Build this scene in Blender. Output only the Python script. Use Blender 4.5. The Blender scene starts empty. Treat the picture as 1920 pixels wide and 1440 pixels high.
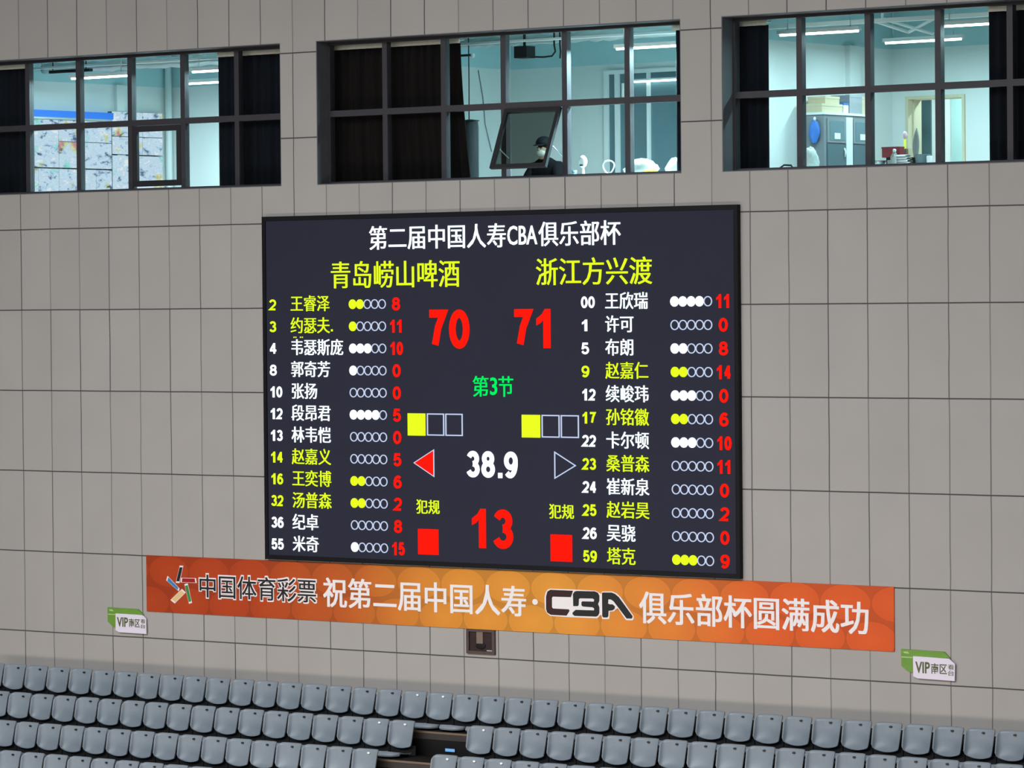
import bpy, bmesh, math, random
from mathutils import Vector, Matrix
random.seed(7)
S = bpy.context.scene
COL = S.collection

# ------------------------------------------------------------------ camera
cam_d = bpy.data.cameras.new('camera')
cam_d.sensor_fit = 'HORIZONTAL'; cam_d.sensor_width = 36.0; cam_d.lens = 143.055
cam_d.clip_start = 0.5; cam_d.clip_end = 300
cam = bpy.data.objects.new('camera', cam_d); COL.objects.link(cam)
_R = Vector((0.78984034, 0.61324952, -0.00878955))
_U = Vector((-0.0054616, 0.02136358, 0.99975685))
_F = Vector((-0.61328819, 0.78960029, -0.02022314))
m = Matrix.Identity(4)
for i in range(3):
    m[i][0], m[i][1], m[i][2] = _R[i], _U[i], -_F[i]
m[0][3], m[1][3], m[2][3] = 34.71892633, -43.57890617, 6.062008
cam.matrix_world = m
S.camera = cam

# ------------------------------------------------------------------ world, exposure, hall lights
S.view_settings.view_transform = 'Standard'; S.view_settings.look = 'None'
S.view_settings.exposure = 0.0; S.view_settings.gamma = 1.0
S.view_settings.use_curve_mapping = False
W = bpy.data.worlds.new('hall_dim'); S.world = W; W.use_nodes = True
W.node_tree.nodes['Background'].inputs[0].default_value = (0.90, 0.95, 1.0, 1)
W.node_tree.nodes['Background'].inputs[1].default_value = 0.035

def area(name, loc, target, sx, sy, power, col):
    l = bpy.data.lights.new(name, 'AREA'); l.shape = 'RECTANGLE'; l.size = sx; l.size_y = sy
    l.energy = power; l.color = col
    o = bpy.data.objects.new(name, l); COL.objects.link(o)
    o.location = loc
    o.rotation_euler = (Vector(target) - Vector(loc)).to_track_quat('-Z', 'Y').to_euler()
    return o
# the arena's roof floodlights in front of the stand, and the light off the bright court below
rl = area('roof_floodlights', (1, -24, 15), (0.5, 0, -3), 34, 7, 2080, (0.93, 0.97, 1.0)); rl.data.spread = math.radians(90)
area('court_light', (1, -17, -2.7), (1, 0, 1.5), 32, 2.2, 1350, (1.0, 0.90, 0.80))

# ------------------------------------------------------------------ materials
def mat(name, col, rough=0.6, metal=0.0, spec=0.4, emit=None, es=1.0):
    M = bpy.data.materials.new(name); M.use_nodes = True
    b = M.node_tree.nodes['Principled BSDF']
    b.inputs['Base Color'].default_value = (*col, 1)
    b.inputs['Roughness'].default_value = rough
    b.inputs['Metallic'].default_value = metal
    b.inputs['Specular IOR Level'].default_value = spec
    if emit:
        b.inputs['Emission Color'].default_value = (*emit, 1)
        b.inputs['Emission Strength'].default_value = es
    return M

def nmath(nt, op, a, b=None, c=None):
    n = nt.nodes.new('ShaderNodeMath'); n.operation = op
    for i, v in enumerate((a, b, c)):
        if v is None: continue
        if isinstance(v, (int, float)): n.inputs[i].default_value = v
        else: nt.links.new(v, n.inputs[i])
    return n.outputs[0]

def noisy(M, scale=6.0, amt=0.25, detail=4, stretch=(1, 1, 1)):
    """mottle a plain material: noise multiplies its base colour"""
    nt = M.node_tree; b = nt.nodes['Principled BSDF']
    col = tuple(b.inputs['Base Color'].default_value)
    tc = nt.nodes.new('ShaderNodeTexCoord')
    mp = nt.nodes.new('ShaderNodeMapping'); mp.inputs['Scale'].default_value = stretch
    nz = nt.nodes.new('ShaderNodeTexNoise'); nz.inputs['Scale'].default_value = scale; nz.inputs['Detail'].default_value = detail
    nt.links.new(tc.outputs['Object'], mp.inputs[0]); nt.links.new(mp.outputs[0], nz.inputs['Vector'])
    f = nmath(nt, 'MULTIPLY_ADD', nz.outputs['Fac'], 2 * amt, 1 - amt)
    mx = nt.nodes.new('ShaderNodeVectorMath'); mx.operation = 'SCALE'
    mx.inputs[0].default_value = col[:3]; nt.links.new(f, mx.inputs['Scale'])
    nt.links.new(mx.outputs[0], b.inputs['Base Color'])
    return M

def wall_tiles():
    M = mat('stone_cladding', (0.43, 0.40, 0.376), 0.7, spec=0.25)
    nt = M.node_tree; b = nt.nodes['Principled BSDF']
    tc = nt.nodes.new('ShaderNodeTexCoord'); sx = nt.nodes.new('ShaderNodeSeparateXYZ')
    nt.links.new(tc.outputs['Object'], sx.inputs[0])
    x, z = sx.outputs[0], sx.outputs[2]
    # slight waviness so that joints are not ruler-straight
    nz = nt.nodes.new('ShaderNodeTexNoise'); nz.inputs['Scale'].default_value = 1.6
    nt.links.new(tc.outputs['Object'], nz.inputs['Vector'])
    wob = nmath(nt, 'MULTIPLY_ADD', nz.outputs['Fac'], 0.02, -0.01)
    xs = nmath(nt, 'DIVIDE', nmath(nt, 'ADD', x, wob), 0.6)
    zs = nmath(nt, 'DIVIDE', nmath(nt, 'ADD', z, nmath(nt, 'MULTIPLY', wob, 0.4)), 1.2)
    def joint(v, pitch, half, soft):
        f = nmath(nt, 'FRACT', nmath(nt, 'ADD', v, 100.5))
        d = nmath(nt, 'MULTIPLY', nmath(nt, 'ABSOLUTE', nmath(nt, 'SUBTRACT', f, 0.5)), pitch)
        r = nt.nodes.new('ShaderNodeMapRange'); r.interpolation_type = 'SMOOTHSTEP'
        nt.links.new(d, r.inputs[0]); r.inputs[1].default_value = half; r.inputs[2].default_value = half + soft
        r.inputs[3].default_value = 1; r.inputs[4].default_value = 0
        return r.outputs[0]
    jv = joint(xs, 0.6, 0.0045, 0.007); jh = joint(zs, 1.2, 0.005, 0.007)
    # each vertical joint segment has its own strength
    cell = nt.nodes.new('ShaderNodeCombineXYZ')
    nt.links.new(nmath(nt, 'FLOOR', nmath(nt, 'ADD', xs, 0.5)), cell.inputs[0])
    nt.links.new(nmath(nt, 'FLOOR', zs), cell.inputs[1])
    wn = nt.nodes.new('ShaderNodeTexWhiteNoise'); nt.links.new(cell.outputs[0], wn.inputs['Vector'])
    jv = nmath(nt, 'MULTIPLY', jv, nmath(nt, 'MULTIPLY_ADD', wn.outputs['Value'], 0.52, 0.46))
    j = nmath(nt, 'MAXIMUM', jv, nmath(nt, 'MULTIPLY', jh, 0.93))
    # tile-to-tile tone and broad stains
    c2 = nt.nodes.new('ShaderNodeCombineXYZ')
    nt.links.new(nmath(nt, 'FLOOR', xs), c2.inputs[0]); nt.links.new(nmath(nt, 'FLOOR', zs), c2.inputs[1])
    w2 = nt.nodes.new('ShaderNodeTexWhiteNoise'); nt.links.new(c2.outputs[0], w2.inputs['Vector'])
    n2 = nt.nodes.new('ShaderNodeTexNoise'); n2.inputs['Scale'].default_value = 1.1; n2.inputs['Detail'].default_value = 3
    nt.links.new(tc.outputs['Object'], n2.inputs['Vector'])
    tone = nmath(nt, 'ADD', nmath(nt, 'MULTIPLY_ADD', w2.outputs['Value'], 0.05, 0.925), nmath(nt, 'MULTIPLY_ADD', n2.outputs['Fac'], 0.14, -0.045))
    sc = nt.nodes.new('ShaderNodeVectorMath'); sc.operation = 'SCALE'
    sc.inputs[0].default_value = (0.43, 0.40, 0.376); nt.links.new(tone, sc.inputs['Scale'])
    mix = nt.nodes.new('ShaderNodeMix'); mix.data_type = 'RGBA'
    nt.links.new(j, mix.inputs['Factor']); nt.links.new(sc.outputs[0], mix.inputs['A'])
    mix.inputs['B'].default_value = (0.035, 0.035, 0.037, 1)
    nt.links.new(mix.outputs['Result'], b.inputs['Base Color'])
    return M

def glass(name, tint=(0.93, 0.97, 0.97), refl=1.0):
    M = bpy.data.materials.new(name); M.use_nodes = True
    nt = M.node_tree; nt.nodes.clear()
    out = nt.nodes.new('ShaderNodeOutputMaterial')
    t = nt.nodes.new('ShaderNodeBsdfTransparent'); t.inputs[0].default_value = (*tint, 1)
    g = nt.nodes.new('ShaderNodeBsdfGlossy'); g.inputs['Roughness'].default_value = 0.03
    f = nt.nodes.new('ShaderNodeFresnel'); f.inputs[0].default_value = 1.45
    mx = nt.nodes.new('ShaderNodeMixShader'); ge = nt.nodes.new('ShaderNodeNewGeometry')
    front = nmath(nt, 'SUBTRACT', 1.0, ge.outputs['Backfacing'])      # reflect once, at the outer face
    nt.links.new(nmath(nt, 'MULTIPLY', nmath(nt, 'MULTIPLY', f.outputs[0], refl), front), mx.inputs[0])
    nt.links.new(t.outputs[0], mx.inputs[1]); nt.links.new(g.outputs[0], mx.inputs[2])
    nt.links.new(mx.outputs[0], out.inputs[0])
    return M

def emis(name, col, s=1.0):
    M = bpy.data.materials.new(name); M.use_nodes = True
    nt = M.node_tree; nt.nodes.clear()
    out = nt.nodes.new('ShaderNodeOutputMaterial'); e = nt.nodes.new('ShaderNodeEmission')
    e.inputs[0].default_value = (*col, 1); e.inputs[1].default_value = s
    nt.links.new(e.outputs[0], out.inputs[0])
    return M

def banner_print():
    M = mat('banner_print', (0.6, 0.2, 0.03), 0.55, spec=0.3)
    nt = M.node_tree; b = nt.nodes['Principled BSDF']
    tc = nt.nodes.new('ShaderNodeTexCoord'); sx = nt.nodes.new('ShaderNodeSeparateXYZ')
    nt.links.new(tc.outputs['Object'], sx.inputs[0])
    x, z = sx.outputs[0], sx.outputs[2]
    r = nt.nodes.new('ShaderNodeValToRGB'); cr = r.color_ramp
    nt.links.new(nmath(nt, 'DIVIDE', nmath(nt, 'ADD', x, 5.91), 12.88), r.inputs[0])
    stops = [(0.0, (0.50, 0.058, 0.010)), (0.16, (0.52, 0.060, 0.010)), (0.30, (0.60, 0.120, 0.016)), (0.43, (0.83, 0.300, 0.034)),
             (0.58, (0.88, 0.350, 0.042)), (0.72, (0.86, 0.250, 0.034)), (0.85, (0.84, 0.125, 0.019)), (1.0, (0.82, 0.110, 0.017))]
    cr.elements[0].position = 0; cr.elements[0].color = (*stops[0][1], 1)
    cr.elements[1].position = 1; cr.elements[1].color = (*stops[-1][1], 1)
    for p, c in stops[1:-1]:
        e = cr.elements.new(p); e.color = (*c, 1)
    # printed coin pattern: two staggered rows of touching discs, the gaps between them darker
    row = nmath(nt, 'FLOOR', nmath(nt, 'DIVIDE', nmath(nt, 'SUBTRACT', z, 1.50), 0.46))
    off = nmath(nt, 'MULTIPLY', nmath(nt, 'MODULO', nmath(nt, 'ADD', row, 10), 2), 0.39)
    fx = nmath(nt, 'FRACT', nmath(nt, 'ADD', nmath(nt, 'DIVIDE', nmath(nt, 'ADD', x, off), 0.78), 50))
    fz = nmath(nt, 'FRACT', nmath(nt, 'ADD', nmath(nt, 'DIVIDE', nmath(nt, 'SUBTRACT', z, 1.50), 0.46), 50))
    dx = nmath(nt, 'DIVIDE', nmath(nt, 'SUBTRACT', fx, 0.5), 0.5); dz = nmath(nt, 'DIVIDE', nmath(nt, 'SUBTRACT', fz, 0.5), 0.5)
    d = nmath(nt, 'SQRT', nmath(nt, 'ADD', nmath(nt, 'MULTIPLY', dx, dx), nmath(nt, 'MULTIPLY', dz, dz)))
    mr = nt.nodes.new('ShaderNodeMapRange'); nt.links.new(d, mr.inputs[0])
    mr.inputs[1].default_value = 0.93; mr.inputs[2].default_value = 0.99; mr.inputs[3].default_value = 1.0; mr.inputs[4].default_value = 0.72
    inner = nmath(nt, 'MULTIPLY_ADD', nmath(nt, 'LESS_THAN', d, 0.93), nmath(nt, 'MULTIPLY', d, -0.10), mr.outputs[0])
    sc = nt.nodes.new('ShaderNodeVectorMath'); sc.operation = 'SCALE'
    nt.links.new(r.outputs[0], sc.inputs[0]); nt.links.new(inner, sc.inputs['Scale'])
    nt.links.new(sc.outputs[0], b.inputs['Base Color'])
    return M

def cctv():
    """camera pictures on a monitor: broken white, blue and dark patches with a few warm ones"""
    M = bpy.data.materials.new('camera_picture'); M.use_nodes = True
    nt = M.node_tree; nt.nodes.clear()
    out = nt.nodes.new('ShaderNodeOutputMaterial'); e = nt.nodes.new('ShaderNodeEmission')
    tc = nt.nodes.new('ShaderNodeTexCoord'); oi = nt.nodes.new('ShaderNodeObjectInfo')
    ad = nt.nodes.new('ShaderNodeVectorMath'); ad.operation = 'ADD'
    mu = nt.nodes.new('ShaderNodeVectorMath'); mu.operation = 'SCALE'; mu.inputs[0].default_value = (17, 31, 23)
    nt.links.new(oi.outputs['Random'], mu.inputs['Scale'])
    nt.links.new(tc.outputs['Object'], ad.inputs[0]); nt.links.new(mu.outputs[0], ad.inputs[1])
    mp = nt.nodes.new('ShaderNodeMapping'); mp.inputs['Scale'].default_value = (1, 1, 1.9)
    mp.inputs['Rotation'].default_value = (0.35, 0, 0)
    nt.links.new(ad.outputs[0], mp.inputs[0])
    nz = nt.nodes.new('ShaderNodeTexNoise'); nz.inputs['Scale'].default_value = 4.2; nz.inputs['Detail'].default_value = 9; nz.inputs['Roughness'].default_value = 0.68; nz.inputs['Distortion'].default_value = 0.35
    nt.links.new(mp.outputs[0], nz.inputs['Vector'])
    r = nt.nodes.new('ShaderNodeValToRGB'); nt.links.new(nz.outputs['Fac'], r.inputs[0])
    cr = r.color_ramp; cr.elements[0].position = 0.28; cr.elements[0].color = (0.05, 0.07, 0.10, 1)
    cr.elements[1].position = 0.68; cr.elements[1].color = (0.93, 0.98, 1, 1)
    for p, c in [(0.37, (0.13, 0.20, 0.28)), (0.42, (0.45, 0.60, 0.80)), (0.49, (0.66, 0.86, 1.0)), (0.56, (0.58, 0.72, 0.88)), (0.60, (0.82, 0.93, 1.0))]:
        q = cr.elements.new(p); q.color = (*c, 1)
    n2 = nt.nodes.new('ShaderNodeTexNoise'); n2.inputs['Scale'].default_value = 2.3; n2.inputs['Detail'].default_value = 3
    a2 = nt.nodes.new('ShaderNodeVectorMath'); a2.operation = 'ADD'; a2.inputs[1].default_value = (5, 9, 2)
    nt.links.new(ad.outputs[0], a2.inputs[0]); nt.links.new(a2.outputs[0], n2.inputs['Vector'])
    r2 = nt.nodes.new('ShaderNodeValToRGB'); nt.links.new(n2.outputs['Fac'], r2.inputs[0])
    c2 = r2.color_ramp; c2.elements[0].position = 0.30; c2.elements[0].color = (0.45, 1.0, 0.75, 1)
    c2.elements[1].position = 0.72; c2.elements[1].color = (1, 0.35, 0.35, 1)
    for p, c in [(0.40, (1, 1, 1)), (0.60, (1, 1, 1)), (0.65, (1.0, 0.9, 0.4))]:
        q = c2.elements.new(p); q.color = (*c, 1)
    mx = nt.nodes.new('ShaderNodeVectorMath'); mx.operation = 'MULTIPLY'
    nt.links.new(r.outputs[0], mx.inputs[0]); nt.links.new(r2.outputs[0], mx.inputs[1])
    nt.links.new(mx.outputs[0], e.inputs[0]); e.inputs[1].default_value = 0.95
    nt.links.new(e.outputs[0], out.inputs[0])
    return M

M_wall = wall_tiles()
M_frame = noisy(mat('dark_aluminium', (0.042, 0.038, 0.045), 0.45), 9, 0.12)
M_lining = noisy(mat('grey_lining', (0.125, 0.128, 0.14), 0.6), 5, 0.12)
M_sash = mat('sash_aluminium', (0.022, 0.021, 0.025), 0.45)
M_glass = glass('window_glass', (0.93, 0.965, 0.96))
M_smoke = glass('dark_sash_glass', (0.46, 0.465, 0.44))
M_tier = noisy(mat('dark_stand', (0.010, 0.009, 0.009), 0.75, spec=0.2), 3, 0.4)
M_nose = mat('worn_tread_edge', (0.20, 0.14, 0.095), 0.7)
M_seat = noisy(mat('grey_seat_plastic', (0.235, 0.275, 0.315), 0.38, spec=0.4), 14, 0.05)
M_black = mat('black_steel', (0.012, 0.012, 0.013), 0.6, spec=0.2)
M_badge_d = mat('dark_badge', (0.012, 0.012, 0.016), 0.4)
M_badge_w = mat('bright_badge', (0.95, 0.95, 0.98), 0.25)
M_roomwall = noisy(mat('white_room_paint', (0.80, 0.81, 0.80), 0.8, spec=0.2), 1.2, 0.04)
M_roomtop = noisy(mat('grey_upper_paint', (0.46, 0.66, 0.69), 0.8, spec=0.2), 2.0, 0.15)
M_roomfloor = noisy(mat('room_floor_tile', (0.45, 0.44, 0.42), 0.5), 3, 0.1)
M_counter = noisy(mat('white_counter', (0.75, 0.77, 0.76), 0.5), 4, 0.05)
M_curtain = noisy(mat('black_curtain', (0.007, 0.008, 0.013), 0.9, spec=0.1), 5, 0.5, stretch=(3, 1, 0.2))
M_curtain_b = noisy(mat('brown_black_curtain', (0.010, 0.0065, 0.006), 0.9, spec=0.1), 5, 0.7, stretch=(3, 1, 0.15))
M_header = noisy(mat('cream_curtain_tape', (0.85, 0.72, 0.62), 0.8), 18, 0.18, stretch=(1, 1, 0.2))
M_lampbody = mat('white_lamp_body', (0.8, 0.82, 0.82), 0.5)
M_duct = noisy(mat('silver_duct', (0.55, 0.57, 0.57), 0.35, metal=0.6), 7, 0.3, stretch=(0.5, 1, 2))
M_pipe = mat('white_pipe', (0.82, 0.84, 0.83), 0.35)
M_cream = noisy(mat('cream_door_wood', (0.72, 0.64, 0.46), 0.6), 6, 0.1, stretch=(3, 3, 0.3))
M_steel = noisy(mat('grey_cabinet_steel', (0.23, 0.25, 0.27), 0.45), 3, 0.1)
M_carton = noisy(mat('tan_carton', (0.62, 0.52, 0.36), 0.8), 5, 0.1)
M_cartong = noisy(mat('grey_carton', (0.33, 0.34, 0.36), 0.8), 5, 0.1)
M_paper = noisy(mat('white_paper', (0.85, 0.87, 0.88), 0.8), 10, 0.08)
M_tealglass = mat('teal_glass_panel', (0.12, 0.20, 0.23), 0.12, spec=0.7)
M_bluebag = noisy(mat('blue_plastic', (0.06, 0.20, 0.62), 0.4), 12, 0.35)
M_clearbag = noisy(mat('clear_plastic', (0.50, 0.56, 0.55), 0.25), 16, 0.3)
M_red = mat('dark_red_box', (0.30, 0.045, 0.06), 0.55)
M_bin = mat('teal_grey_plastic', (0.16, 0.23, 0.25), 0.5)
M_yellow = mat('yellow_plastic', (0.75, 0.75, 0.05), 0.5)
M_pink = mat('pink_cloth', (0.80, 0.55, 0.62), 0.8)
M_green_b = mat('olive_bottle', (0.25, 0.30, 0.22), 0.3)
M_white = mat('white_plastic', (0.85, 0.86, 0.86), 0.45)
M_metal = mat('brushed_metal', (0.50, 0.55, 0.57), 0.35, metal=0.7)
M_leaf = mat('grey_blade', (0.28, 0.31, 0.31), 0.5)
M_blueband = mat('blue_header_board', (0.03, 0.16, 0.62), 0.5, emit=(0.03, 0.17, 0.75), es=0.35)
M_bezel = mat('monitor_bezel', (0.10, 0.12, 0.14), 0.5)
M_cctv = cctv()
M_tube = emis('lit_tube', (0.78, 1.0, 0.97), 9.0)
M_skin = mat('skin', (0.60, 0.38, 0.28), 0.5)
M_jacket = mat('black_jacket', (0.004, 0.004, 0.005), 0.9, spec=0.05)
M_cap = mat('navy_cap', (0.015, 0.017, 0.028), 0.8)
M_led_case = mat('black_led_case', (0.006, 0.006, 0.008), 0.5, spec=0.2)
M_led = noisy(mat('led_panel', (0.026, 0.027, 0.044), 0.6, spec=0.1, emit=(0.30, 0.33, 0.62), es=0.008), 0.8, 0.12)
M_txt = {'w': emis('led_white', (0.84, 0.96, 1.0), 1.7), 'y': emis('led_yellow', (0.74, 1.0, 0.015), 1.15),
         'r': emis('led_red', (1.0, 0.010, 0.004), 1.15), 'g': emis('led_green', (0.0, 0.90, 0.12), 1.05),
         'o': emis('led_outline', (0.62, 0.72, 0.95), 0.95)}
M_banner = banner_print()
M_bwhite = mat('banner_white_ink', (0.95, 0.88, 0.88), 0.5)
M_bblack = mat('banner_black_ink', (0.014, 0.014, 0.016), 0.5)
M_maroon = mat('banner_maroon_ink', (0.035, 0.008, 0.010), 0.5)
M_ink = {'black': M_bblack, 'red': mat('ink_red', (0.36, 0.012, 0.016), 0.5), 'blue': mat('ink_blue', (0.04, 0.24, 0.52), 0.5),
         'green': mat('ink_green', (0.05, 0.26, 0.06), 0.5), 'cream': mat('ink_cream', (0.86, 0.58, 0.26), 0.5)}
M_vgreen = noisy(mat('leaf_green_board', (0.16, 0.33, 0.045), 0.5), 6, 0.15)
M_vwhite = mat('pinkish_white_board', (0.85, 0.76, 0.88), 0.5)
M_vtxt = mat('olive_lettering', (0.10, 0.12, 0.04), 0.5)
M_niche = noisy(mat('brown_box_metal', (0.085, 0.058, 0.052), 0.55), 9, 0.35)
M_nichein = noisy(mat('box_inside', (0.030, 0.014, 0.014), 0.7), 12, 0.5)
M_hose = mat('tan_strap', (0.22, 0.15, 0.12), 0.7)
M_steplight = emis('step_light', (0.22, 0.55, 1.0), 0.85)

# ------------------------------------------------------------------ mesh helpers
class MB:
    """collects shapes; build() links them as ONE mesh object"""
    def __init__(self): self.bm = bmesh.new(); self.mi = 0
    def _f(self, vs, smooth=False):
        try:
            f = self.bm.faces.new(vs); f.material_index = self.mi; f.smooth = smooth
            return f
        except ValueError: return None
    def box(self, x0, x1, y0, y1, z0, z1):
        v = [self.bm.verts.new((x, y, z)) for z in (z0, z1) for y in (y0, y1) for x in (x0, x1)]
        for q in ((0, 2, 3, 1), (4, 5, 7, 6), (0, 1, 5, 4), (2, 6, 7, 3), (0, 4, 6, 2), (1, 3, 7, 5)):
            self._f([v[i] for i in q])
        return self
    def poly(self, pts, y, t):
        """outline in the x-z plane, front at y, thickness t going back (+y)"""
        a = sum(pts[i][0] * pts[(i + 1) % len(pts)][1] - pts[(i + 1) % len(pts)][0] * pts[i][1] for i in range(len(pts)))
        if a < 0: pts = pts[::-1]
        f = [self.bm.verts.new((x, y, z)) for x, z in pts]; k = [self.bm.verts.new((x, y + t, z)) for x, z in pts]
        self._f(f); self._f(k[::-1]); n = len(pts)
        for i in range(n): self._f([f[i], k[i], k[(i + 1) % n], f[(i + 1) % n]])
        return self
    def tube(self, pts, rad, seg=10, caps=True):
        pts = [Vector(p) for p in pts]; rings = []
        for i, p in enumerate(pts):
            r = rad[i] if isinstance(rad, (list, tuple)) else rad
            d = (pts[min(i + 1, len(pts) - 1)] - pts[max(i - 1, 0)]).normalized()
            a = d.orthogonal().normalized() if i == 0 else (a - d * a.dot(d)).normalized()
            b = d.cross(a)
            rings.append([self.bm.verts.new(p + r * (math.cos(t) * a + math.sin(t) * b)) for t in [2 * math.pi * j / seg for j in range(seg)]])
        for i in range(len(rings) - 1):
            for j in range(seg):
                self._f([rings[i][j], rings[i][(j + 1) % seg], rings[i + 1][(j + 1) % seg], rings[i + 1][j]], True)
        if caps: self._f(rings[0][::-1]); self._f(rings[-1])
        return self
    def lathe(self, c, prof, seg=20):
        rings = [[self.bm.verts.new((c[0] + r * math.cos(2 * math.pi * j / seg), c[1] + r * math.sin(2 * math.pi * j / seg), c[2] + z)) for j in range(seg)] for r, z in prof]
        for i in range(len(rings) - 1):
            for j in range(seg):
                self._f([rings[i][j], rings[i][(j + 1) % seg], rings[i + 1][(j + 1) % seg], rings[i + 1][j]], True)
        self._f(rings[0][::-1]); self._f(rings[-1])
        return self
    def grid(self, fn, nu, nv, thick=None, smooth=True):
        """sheet from fn(u,v) with u,v in 0..1; thick = offset vector of the other side"""
        A = [[self.bm.verts.new(fn(i / nu, j / nv)) for i in range(nu + 1)] for j in range(nv + 1)]
        for j in range(nv):
            for i in range(nu): self._f([A[j][i], A[j][i + 1], A[j + 1][i + 1], A[j + 1][i]], smooth)
        if thick is not None:
            t = Vector(thick)
            B = [[self.bm.verts.new(v.co + t) for v in r] for r in A]
            for j in range(nv):
                for i in range(nu): self._f([B[j][i], B[j + 1][i], B[j + 1][i + 1], B[j][i + 1]], smooth)
            for i in range(nu):
                self._f([A[0][i], B[0][i], B[0][i + 1], A[0][i + 1]]); self._f([A[nv][i], A[nv][i + 1], B[nv][i + 1], B[nv][i]])
            for j in range(nv):
                self._f([A[j][0], A[j + 1][0], B[j + 1][0], B[j][0]]); self._f([A[j][nu], B[j][nu], B[j + 1][nu], A[j + 1][nu]])
        return self
    def blob(self, c, r, jit=0.0, seg=14, seed=1, flat=None):
        rnd = random.Random(seed)
        rows = seg // 2; R = []
        for i in range(rows + 1):
            th = math.pi * i / rows; row = []
            for j in range(seg):
                ph = 2 * math.pi * j / seg
                k = 1 + rnd.uniform(-jit, jit)
                z = c[2] + r[2] * math.cos(th) * k
                if flat is not None: z = max(z, flat)
                row.append(self.bm.verts.new((c[0] + r[0] * math.sin(th) * math.cos(ph) * k, c[1] + r[1] * math.sin(th) * math.sin(ph) * k, z)))
            R.append(row)
        for i in range(rows):
            for j in range(seg): self._f([R[i][j], R[i + 1][j], R[i + 1][(j + 1) % seg], R[i][(j + 1) % seg]], True)
        return self
    def build(self, name, mats, parent=None, loc=None, weld=0.0):
        if weld: bmesh.ops.remove_doubles(self.bm, verts=self.bm.verts, dist=weld)
        me = bpy.data.meshes.new(name)
        if loc is not None: bmesh.ops.translate(self.bm, verts=self.bm.verts, vec=-Vector(loc))
        bmesh.ops.recalc_face_normals(self.bm, faces=self.bm.faces)
        self.bm.to_mesh(me); self.bm.free()
        for M in (mats if isinstance(mats, (list, tuple)) else [mats]): me.materials.append(M)
        o = bpy.data.objects.new(name, me); COL.objects.link(o)
        if loc is not None: o.location = loc
        if parent is not None:
            o.parent = parent
            if loc is not None: o.location = Vector(loc) - world_loc(parent)
            else: o.location = -world_loc(parent)
        return o

def world_loc(o):
    v = Vector(o.location)
    while o.parent: o = o.parent; v += Vector(o.location)
    return v

def tag(o, label=None, cat=None, group=None, kind=None):
    if label: o['label'] = label
    if cat: o['category'] = cat
    if group: o['group'] = group
    if kind: o['kind'] = kind
    return o
def thing(name, loc, label, cat, group=None, kind=None):
    o = bpy.data.objects.new(name, None); COL.objects.link(o); o.location = loc; o.empty_display_size = 0.2
    return tag(o, label, cat, group, kind)
def struct(o): o['kind'] = 'structure'; return o

# ------------------------------------------------------------------ lettering
_tc = {}
def glyphs(body, offset=0.0, shifts=(0.0,), zs=(0.0,)):
    """flat outline of a line of text as (verts, faces) at size 1"""
    key = (body, offset, shifts, zs)
    if key in _tc: return _tc[key]
    c = bpy.data.curves.new('lettering', 'FONT'); c.body = body; c.offset = offset; c.resolution_u = 3; c.fill_mode = 'FRONT'
    o = bpy.data.objects.new('lettering', c); COL.objects.link(o)
    dg = bpy.context.evaluated_depsgraph_get(); dg.update()
    me = bpy.data.meshes.new_from_object(o.evaluated_get(dg))
    V = [tuple(v.co) for v in me.vertices]; Fc = [tuple(p.vertices) for p in me.polygons]
    bpy.data.objects.remove(o); bpy.data.curves.remove(c); bpy.data.meshes.remove(me)
    vs, fs = [], []
    for s, q in [(s, q) for s in shifts for q in zs]:
        n = len(vs); vs += [(x + s, y + q) for x, y, z in V]; fs += [tuple(i + n for i in f) for f in Fc]
    _tc[key] = (vs, fs); return _tc[key]

def lettering(mb, body, box, y, depth, offset=0.0, shifts=(0.0,), em=None, zs=(0.0,)):
    """put text into box (x0,x1,z0,z1); em: fit the full character cell instead of the ink"""
    vs, fs = glyphs(body, offset, shifts, zs)
    x0, x1, z0, z1 = box
    if em:
        rv, _ = glyphs('国' * len(body))
        ux0, ux1 = min(v[0] for v in rv), max(v[0] for v in rv); uy0, uy1 = min(v[1] for v in rv), max(v[1] for v in rv)
    else:
        ux0, ux1 = min(v[0] for v in vs), max(v[0] for v in vs); uy0, uy1 = min(v[1] for v in vs), max(v[1] for v in vs)
    kx, kz = (x1 - x0) / (ux1 - ux0), (z1 - z0) / (uy1 - uy0)
    bm = mb.bm
    n1 = len(vs) // (len(shifts) * len(zs))
    P = [bm.verts.new((x0 + (a - ux0) * kx, y - 0.00025 * (i // n1), z0 + (b - uy0) * kz)) for i, (a, b) in enumerate(vs)]
    faces = []
    for f in fs:
        try:
            q = bm.faces.new([P[i] for i in f]); q.material_index = mb.mi; faces.append(q)
        except ValueError: pass
    if depth:
        r = bmesh.ops.extrude_face_region(bm, geom=faces)
        nv = [g for g in r['geom'] if isinstance(g, bmesh.types.BMVert)]
        bmesh.ops.translate(bm, verts=nv, vec=(0, depth, 0))
    return mb

SONG = (-0.008, 0.008)
WIDE = (-0.022, -0.007, 0.007, 0.022)

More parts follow.
